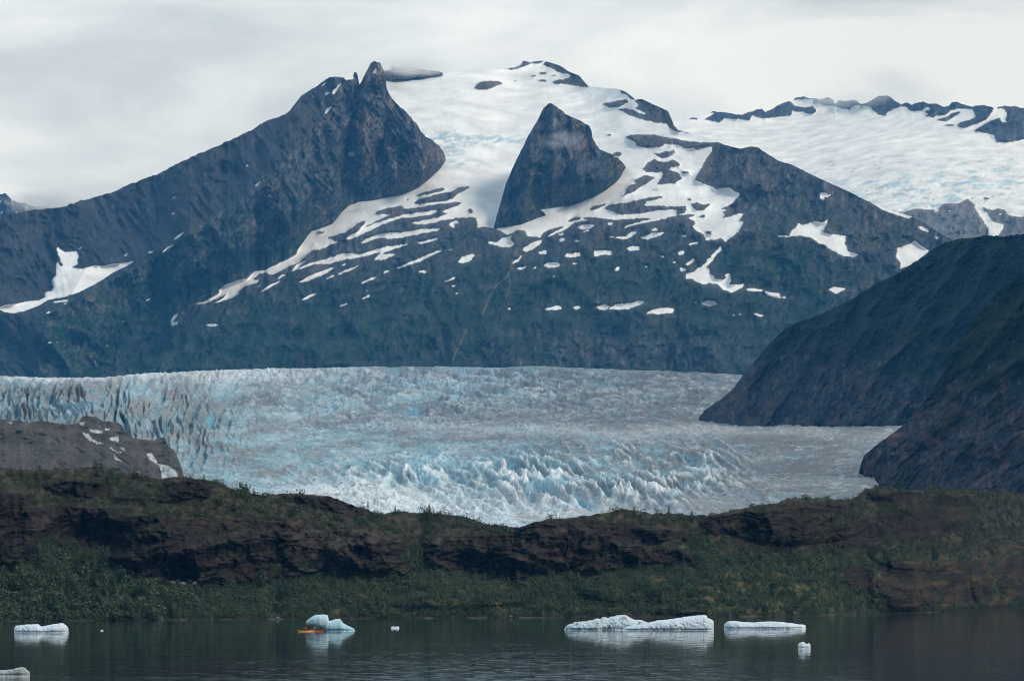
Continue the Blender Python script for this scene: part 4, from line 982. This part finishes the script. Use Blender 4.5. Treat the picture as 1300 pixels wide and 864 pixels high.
berg('ice_chunk', 'tiny ice fragment adrift right of the saddle-shaped iceberg', 800,
     [(127.3,799.9),(128,799),(129.5,798.7),(131,799.1),(131.5,799.9)], None, I_white, .8, .2, seed=9, n=30, m_=20)

# ------------------------------------------------------------------ kayaks and paddlers
M_yel = mat_plain('yellow_hull', (.72, .36, .04), .3, .5, (.66, .30, .03)); M_ora = mat_plain('orange_hull', (.66, .10, .02), .3, .5, (.60, .08, .02))
M_blk = mat_plain('black_rim', (.02, .02, .02), .5); M_skin = mat_plain('skin', (.42, .25, .18), .55, .4, (.40, .23, .16))
M_red = mat_plain('red_jacket', (.62, .06, .03), .8, .2); M_drk = mat_plain('dark_red_jacket', (.34, .035, .02), .8, .2); M_hair = mat_plain('dark_hair', (.015, .012, .01), .6, .3)
M_cap = mat_plain('orange_red_hat', (.52, .09, .03), .8, .2); M_pad = mat_plain('paddle_shaft', (.05, .05, .05), .4); M_bld = mat_plain('paddle_blade', (.7, .66, .55), .4); M_trs = mat_plain('grey_trousers', (.08, .085, .09), .85)

def simple(name, vs, fs, mat, parent=None, smooth=True):
    me = bpy.data.meshes.new(name); me.from_pydata([tuple(map(float, v)) for v in vs], [], [tuple(int(i) for i in f) for f in fs])
    if smooth: me.shade_smooth()
    me.materials.append(mat); o = bpy.data.objects.new(name, me); COL.objects.link(o)
    if parent: o.parent = parent
    return o
def loft(rings, closed_ends=True):
    n = len(rings[0]); vs = [p for r_ in rings for p in r_]; fs = []
    for k in range(len(rings) - 1):
        fs += [(k * n + j, k * n + (j + 1) % n, (k + 1) * n + (j + 1) % n, (k + 1) * n + j) for j in range(n)]
    if closed_ends: fs += [tuple(range(n))[::-1], tuple((len(rings) - 1) * n + j for j in range(n))]
    return vs, fs
def kayak(label, hull_m, u, wl, yaw, L):
    D = shore_D(wl); x, y, _ = P(np.array(float(u)), np.array(float(wl)), np.array(D))
    e = bpy.data.objects.new('kayak', None); e.empty_display_size = .5; COL.objects.link(e)
    e.location = (float(x), float(y), 0); e.rotation_euler.z = yaw; tag(e, label, 'kayak', None)
    rings = []
    for k in np.linspace(-1, 1, 25):
        w = .33 * (1 - abs(k) ** 1.9) ** .95 + .010; sheer = .15 + .15 * abs(k) ** 3; keel = -.12 + .20 * abs(k) ** 3.5
        ring = []
        for a in np.linspace(0, 2 * math.pi, 16, endpoint=False):
            cz = math.sin(a); z = keel + (sheer - keel) * (.5 + .5 * math.copysign(abs(cz) ** .7, cz))
            ring.append((k * L / 2, w * math.copysign(abs(math.cos(a)) ** .8, math.cos(a)), z))
        rings.append(ring)
    simple('hull', *loft(rings), hull_m, e)
    rim = []
    for a in np.linspace(0, 2 * math.pi, 28, endpoint=False):
        ca, sa = math.cos(a), math.sin(a)
        rim.append([((.42 + .025 * math.cos(t)) * ca - .05, (.24 + .025 * math.cos(t)) * sa, .19 + .025 * math.sin(t)) for t in np.linspace(0, 2 * math.pi, 8, endpoint=False)])
    rim.append(rim[0]); simple('cockpit_rim', *loft(rim, False), M_blk, e)
    for s_ in (.55, -.6):
        bar = [[(s_ * L / 2 * 1.0 + .10 * math.cos(t), .17 * math.sin(t), z) for t in np.linspace(0, 2 * math.pi, 14, endpoint=False)] for z in (.12, .205, .21)]
        simple('hatch_cover', *loft(bar), M_blk, e)
    return e

def person(label, kay, lean, shirt, hat, hatname, twist):
    """one continuous seated body grown from a jointed skeleton, hands closed on the paddle shaft"""
    J = {}; E = []; Rr = {}
    def add(n, p, r_, par=None):
        J[n] = p; Rr[n] = r_
        if par: E.append((par, n))
    add('pelvis', (0, 0, .20), .15); add('waist', (.02, 0, .38), .135, 'pelvis'); add('chest', (.03, 0, .56), .165, 'waist'); add('neckb', (.04, 0, .70), .075, 'chest'); add('neck', (.05, 0, .76), .055, 'neckb')
    add('jaw', (.075, 0, .83), .078, 'neck'); add('skull', (.06, 0, .93), .098, 'jaw'); add('crown', (.055, 0, .99), .06, 'skull'); add('nose', (.165, 0, .885), .016, 'jaw')
    tilt = .16 * twist
    for s_, t in ((1, 'l'), (-1, 'r')):
        add('ear' + t, (.055, s_ * .098, .90), .018, 'skull')
        add('sh' + t, (.03, s_ * .19, .63), .068, 'chest'); add('el' + t, (.16, s_ * .36, .46 + s_ * tilt * .5), .046, 'sh' + t); add('wr' + t, (.40, s_ * .33, .50 + s_ * tilt), .031, 'el' + t)
        add('palm' + t, (.455, s_ * .325, .515 + s_ * tilt), .034, 'wr' + t)
        for f in range(4):
            oy = s_ * (.288 + .024 * f); ln = (.9, 1.0, .95, .75)[f]
            add(f'f{f}a{t}', (.495, oy, .535 + s_ * tilt), .0105, 'palm' + t); add(f'f{f}b{t}', (.495 + .034 * ln, oy, .522 + s_ * tilt), .0098, f'f{f}a{t}'); add(f'f{f}c{t}', (.495 + .030 * ln, oy, .492 + s_ * tilt), .0090, f'f{f}b{t}'); add(f'f{f}d{t}', (.492, oy, .480 + s_ * tilt), .008, f'f{f}c{t}')
        add('th1' + t, (.465, s_ * .285, .490 + s_ * tilt), .013, 'palm' + t); add('th2' + t, (.497, s_ * .272, .478 + s_ * tilt), .0105, 'th1' + t)
        add('hip' + t, (.08, s_ * .10, .17), .095, 'pelvis'); add('kn' + t, (.48, s_ * .15, .24), .062, 'hip' + t); add('an' + t, (.88, s_ * .11, .08), .042, 'kn' + t); add('toe' + t, (.95, s_ * .11, .15), .036, 'an' + t)
    names = list(J); me = bpy.data.meshes.new('person'); me.from_pydata([J[n] for n in names], [(names.index(a), names.index(b_)) for a, b_ in E], [])
    o = bpy.data.objects.new('person', me); COL.objects.link(o)
    md = o.modifiers.new('skin', 'SKIN'); md.use_smooth_shade = True
    for i, n in enumerate(names):
        me.skin_vertices[0].data[i].radius = (Rr[n], Rr[n]); me.skin_vertices[0].data[i].use_root = (n == 'pelvis')
    o.modifiers.new('sub', 'SUBSURF').levels = 1
    dg = bpy.context.evaluated_depsgraph_get(); m2 = bpy.data.meshes.new_from_object(o.evaluated_get(dg))
    o.modifiers.clear(); o.data = m2; m2.materials.clear()
    for mm in (shirt, M_skin, M_trs): m2.materials.append(mm)
    for p in m2.polygons:
        c_ = p.center; k = 0
        if c_.z > .74 or (c_.x > .385 and abs(c_.y) > .22 and c_.z > .33): k = 1
        elif c_.z < .30 and (c_.x > .02 or c_.z < .22): k = 2
        p.material_index = k
    m2.shade_smooth()
    o.location = kay.location; o.rotation_euler.z = kay.rotation_euler.z
    tag(o, label, 'person')
    # hat or hair cap, eyes
    rings = []
    for k in range(8):
        a = k / 7 * math.pi / 2; rings.append([(.055 + (.112 * math.cos(a)) * math.cos(t), .108 * math.cos(a) * math.sin(t), .925 + .105 * math.sin(a)) for t in np.linspace(0, 2 * math.pi, 16, endpoint=False)])
    if hatname == 'hat':
        rings.insert(0, [(.055 + .165 * math.cos(t), .15 * math.sin(t), .918) for t in np.linspace(0, 2 * math.pi, 16, endpoint=False)])
    else:
        rings.insert(0, [(.035 + .105 * math.cos(t), .112 * math.sin(t), .86 + (.06 if math.cos(t) > .3 else -.04)) for t in np.linspace(0, 2 * math.pi, 16, endpoint=False)])
    simple(hatname, *loft(rings), hat, o)
    for s_ in (1, -1):
        rg = [[(.147 + .01 * math.sin(a), s_ * .036 + .012 * math.cos(a) * math.cos(t), .905 + .010 * math.cos(a) * math.sin(t)) for t in np.linspace(0, 2 * math.pi, 8, endpoint=False)] for a in np.linspace(-.9, 1.4, 5)]
        simple('eye', *loft(rg), M_blk, o)
    # paddle resting in both hands
    pe = bpy.data.objects.new('paddle', None); pe.empty_display_size = .3; COL.objects.link(pe); pe.location = kay.location; pe.rotation_euler.z = kay.rotation_euler.z
    tag(pe, 'double-bladed paddle held by the paddler in the ' + ('red hat' if hatname == 'hat' else 'orange kayak'), 'paddle')
    sl = tilt / .33
    pt = lambda y: np.array((.505, y, .507 + sl * y))
    simple('shaft', *loft([[tuple(pt(y) + np.array((.015 * math.cos(t), 0, .015 * math.sin(t)))) for t in np.linspace(0, 2 * math.pi, 8, endpoint=False)] for y in np.linspace(-.72, .72, 7)]), M_pad, pe)
    for s_ in (1, -1):
        rg = []
        for q in np.linspace(0, 1, 7):
            y = s_ * (.70 + .42 * q); w = .02 + .085 * math.sin(math.pi * min(q * .8 + .1, .92))
            rg.append([tuple(pt(y) + np.array((w * math.cos(t), 0, .010 * math.sin(t) + .02 * math.cos(t)))) for t in np.linspace(0, 2 * math.pi, 10, endpoint=False)])
        simple('blade', *loft(rg), M_bld, pe)
    return o
k1 = kayak('yellow kayak crossing in front of the blue iceberg', M_yel, 388.8, 801.2, math.radians(180 + 20), 3.2)
k2 = kayak('orange kayak beside the yellow one under the blue iceberg', M_ora, 401.2, 800.9, math.radians(180 - 16), 3.1)
person('person in a red jacket and red hat paddling the yellow kayak', k1, 0, M_red, M_cap, 'hat', .6)
person('dark-haired person in a deep red jacket paddling the orange kayak', k2, 0, M_drk, M_hair, 'hair', -.5)

# ------------------------------------------------------------------ air
hz = bpy.data.meshes.new('haze')
x0, x1, y0, y1, z0, z1 = -5200, 5200, -800, 15200, -5.5, 1420
vs = [(x, y, z) for x in (x0, x1) for y in (y0, y1) for z in (z0, z1)]
hz.from_pydata(vs, [], [(0, 1, 3, 2), (4, 6, 7, 5), (0, 4, 5, 1), (2, 3, 7, 6), (0, 2, 6, 4), (1, 5, 7, 3)])
ho = bpy.data.objects.new('haze', hz); COL.objects.link(ho); tag(ho, 'thin blue haze filling the valley air', 'haze', kind='stuff')
mh = bpy.data.materials.new('haze_air'); mh.use_nodes = True; nt = mh.node_tree
for n in list(nt.nodes):
    if n.type == 'BSDF_PRINCIPLED': nt.nodes.remove(n)
pv_ = nt.nodes.new('ShaderNodeVolumePrincipled'); pv_.inputs['Color'].default_value = (.10, .46, 1.0, 1); pv_.inputs['Absorption Color'].default_value = (1, 1, 1, 1); pv_.inputs['Density'].default_value = 2.5e-5; pv_.inputs['Anisotropy'].default_value = 0.0
nt.links.new(pv_.outputs['Volume'], [n for n in nt.nodes if n.type == 'OUTPUT_MATERIAL'][0].inputs['Volume'])
hz.materials.append(mh)

# ------------------------------------------------------------------ wisps of cloud that touch the summits
def wisp(label, u, v, D, wu, hv_, dep, dens, seed, thr=.5):
    import bmesh
    bm = bmesh.new(); bmesh.ops.create_icosphere(bm, subdivisions=3, radius=1.0)
    me = bpy.data.meshes.new('cloud'); bm.to_mesh(me); bm.free()
    o = bpy.data.objects.new('cloud', me); COL.objects.link(o)
    x, y, z = P(np.array(float(u)), np.array(float(v)), np.array(float(D))); o.location = (float(x), float(y), float(z))
    mp = D / F; o.scale = (wu * mp, dep, hv_ * mp)
    m = bpy.data.materials.new('cloud_vapour'); m.use_nodes = True; nt = m.node_tree; N = nt.nodes
    for n in list(N):
        if n.type == 'BSDF_PRINCIPLED': N.remove(n)
    tc = N.new('ShaderNodeTexCoord'); ln = N.new('ShaderNodeVectorMath'); ln.operation = 'LENGTH'
    nt.links.new(tc.outputs['Object'], ln.inputs[0])
    fall = N.new('ShaderNodeMapRange'); fall.inputs['From Min'].default_value = 1.0; fall.inputs['From Max'].default_value = .15; fall.interpolation_type = 'SMOOTHSTEP'
    nt.links.new(ln.outputs['Value'], fall.inputs['Value'])
    mpn = N.new('ShaderNodeMapping'); mpn.inputs['Location'].default_value = (seed, seed * 1.7, 0); mpn.inputs['Scale'].default_value = (2.2, 1.4, 1.5); nt.links.new(tc.outputs['Object'], mpn.inputs['Vector'])
    no = N.new('ShaderNodeTexNoise'); no.inputs['Scale'].default_value = 1.2; no.inputs['Detail'].default_value = 4; no.inputs['Distortion'].default_value = .6
    nt.links.new(mpn.outputs['Vector'], no.inputs['Vector'])
    mr_ = N.new('ShaderNodeMapRange'); mr_.inputs['From Min'].default_value = thr - .1; mr_.inputs['From Max'].default_value = thr + .22; nt.links.new(no.outputs['Fac'], mr_.inputs['Value'])
    mu = N.new('ShaderNodeMath'); mu.operation = 'MULTIPLY'; nt.links.new(fall.outputs['Result'], mu.inputs[0]); nt.links.new(mr_.outputs['Result'], mu.inputs[1])
    m2 = N.new('ShaderNodeMath'); m2.operation = 'MULTIPLY'; nt.links.new(mu.outputs[0], m2.inputs[0]); m2.inputs[1].default_value = dens
    pv = N.new('ShaderNodeVolumePrincipled'); pv.inputs['Color'].default_value = (.97, .98, 1, 1); pv.inputs['Absorption Color'].default_value = (1, 1, 1, 1)
    nt.links.new(m2.outputs[0], pv.inputs['Density']); nt.links.new(pv.outputs['Volume'], [n for n in N if n.type == 'OUTPUT_MATERIAL'][0].inputs['Volume'])
    me.materials.append(m); return tag(o, label, 'cloud', kind='stuff')
nD = float(C_at(np.array([500.]), np.array([95.]))[0])
wisp('thin cloud cap brushing the notched summit of the left ridge', 522, 85, nD - 130, 72, 13, 130, .024, 1.3, .38)
wisp('faint wisp of mist drifting across the rock horn', 713, 178, float(C_at(np.array([700.]), np.array([262.]))[0]) - 330, 38, 15, 80, .009, 4.1, .45)
wisp('cloud bank hiding the foot of the far left peak', 62, 258, 12300, 62, 20, 260, .010, 7.7, .33)
wisp('low cloud along the far ridge above the icefield', 1075, 126, 12900, 90, 11, 260, .007, 2.9, .45)

# ------------------------------------------------------------------ sky and light
SUN_EL, SUN_AZ = math.radians(38), math.radians(125)      # azimuth clockwise from the view direction: behind and right
w = bpy.data.worlds.new('World'); scene.world = w; w.use_nodes = True
nt = w.node_tree; N = nt.nodes; bg = N['Background']
sky = N.new('ShaderNodeTexSky'); sky.sky_type = 'NISHITA'; sky.sun_disc = False; sky.sun_elevation = SUN_EL; sky.sun_rotation = SUN_AZ
bg.inputs['Strength'].default_value = .10
tc = N.new('ShaderNodeTexCoord')
def skynoise(sx, sy, sz, detail, rough, loc=(0, 0, 0)):
    mp = N.new('ShaderNodeMapping'); mp.inputs['Scale'].default_value = (sx, sy, sz); mp.inputs['Location'].default_value = loc
    nt.links.new(tc.outputs['Generated'], mp.inputs['Vector'])
    n = N.new('ShaderNodeTexNoise'); n.inputs['Scale'].default_value = 1; n.inputs['Detail'].default_value = detail; n.inputs['Roughness'].default_value = rough; n.inputs['Distortion'].default_value = .4
    nt.links.new(mp.outputs['Vector'], n.inputs['Vector']); return n
n1 = skynoise(11, 11, 42, 7, .55, (2.3, 0, .75))
cr = N.new('ShaderNodeValToRGB'); e = cr.color_ramp.elements
e[0].position = .38; e[0].color = (5.9, 6.4, 6.75, 1); e[1].position = .62; e[1].color = (9.9, 10.3, 10.3, 1)
nt.links.new(n1.outputs['Fac'], cr.inputs['Fac'])
mx = N.new('ShaderNodeMix'); mx.data_type = 'RGBA'; mx.inputs['Factor'].default_value = .92
nt.links.new(sky.outputs['Color'], mx.inputs['A']); nt.links.new(cr.outputs['Color'], mx.inputs['B'])
sx_ = N.new('ShaderNodeSeparateXYZ'); nt.links.new(tc.outputs['Generated'], sx_.inputs['Vector'])
md = N.new('ShaderNodeMapRange'); md.interpolation_type = 'SMOOTHSTEP'; md.inputs['From Min'].default_value = -.5; md.inputs['From Max'].default_value = .75
md.inputs['To Min'].default_value = 0; md.inputs['To Max'].default_value = 1.0
nt.links.new(sx_.outputs['Y'], md.inputs['Value'])
gx = N.new('ShaderNodeMapRange'); gx.interpolation_type = 'SMOOTHSTEP'; gx.inputs['From Min'].default_value = -.03; gx.inputs['From Max'].default_value = .075; gx.inputs['To Min'].default_value = 1.0; gx.inputs['To Max'].default_value = .84
nt.links.new(sx_.outputs['X'], gx.inputs['Value'])
gm = N.new('ShaderNodeMix'); gm.data_type = 'RGBA'; gm.blend_type = 'MULTIPLY'; gm.inputs['Factor'].default_value = 1
nt.links.new(mx.outputs['Result'], gm.inputs['A']); nt.links.new(gx.outputs['Result'], gm.inputs['B']); mx = gm
m2_ = N.new('ShaderNodeMix'); m2_.data_type = 'RGBA'; m2_.blend_type = 'MULTIPLY'; m2_.inputs['Factor'].default_value = 1
tn = N.new('ShaderNodeMix'); tn.data_type = 'RGBA'; tn.inputs['A'].default_value = (.40, .55, .70, 1); tn.inputs['B'].default_value = (.96, 1.0, 1.05, 1)
nt.links.new(md.outputs['Result'], tn.inputs['Factor'])
nt.links.new(mx.outputs['Result'], m2_.inputs['A']); nt.links.new(tn.outputs['Result'], m2_.inputs['B'])
nt.links.new(m2_.outputs['Result'], bg.inputs['Color'])
sl = bpy.data.lights.new('sun', 'SUN'); sl.energy = 1.7; sl.angle = math.radians(16); sl.color = (1, .95, .87)
so = bpy.data.objects.new('sun', sl); COL.objects.link(so)
sd = Vector((math.sin(SUN_AZ) * math.cos(SUN_EL), math.cos(SUN_AZ) * math.cos(SUN_EL), math.sin(SUN_EL)))
so.rotation_euler = sd.to_track_quat('Z', 'Y').to_euler()

cam = bpy.data.cameras.new('camera'); co_ = bpy.data.objects.new('camera', cam); COL.objects.link(co_)
cam.sensor_width = 36; cam.sensor_fit = 'HORIZONTAL'; cam.lens = 36 * F / 1300
cam.clip_start = 1; cam.clip_end = 60000
co_.location = (0, 0, CAMH); co_.rotation_euler = (math.pi / 2 + TH, 0, 0)
scene.camera = co_
vs_ = scene.view_settings; vs_.view_transform = 'Standard'; vs_.look = 'None'; vs_.exposure = .12; vs_.gamma = 1; vs_.use_curve_mapping = False
scene.cycles.max_bounces = 6; scene.cycles.diffuse_bounces = 3; scene.cycles.volume_bounces = 1
scene.cycles.filter_width = .95; scene.cycles.use_denoising = True; scene.cycles.denoiser = 'OPENIMAGEDENOISE'; scene.cycles.denoising_input_passes = 'RGB_ALBEDO_NORMAL'
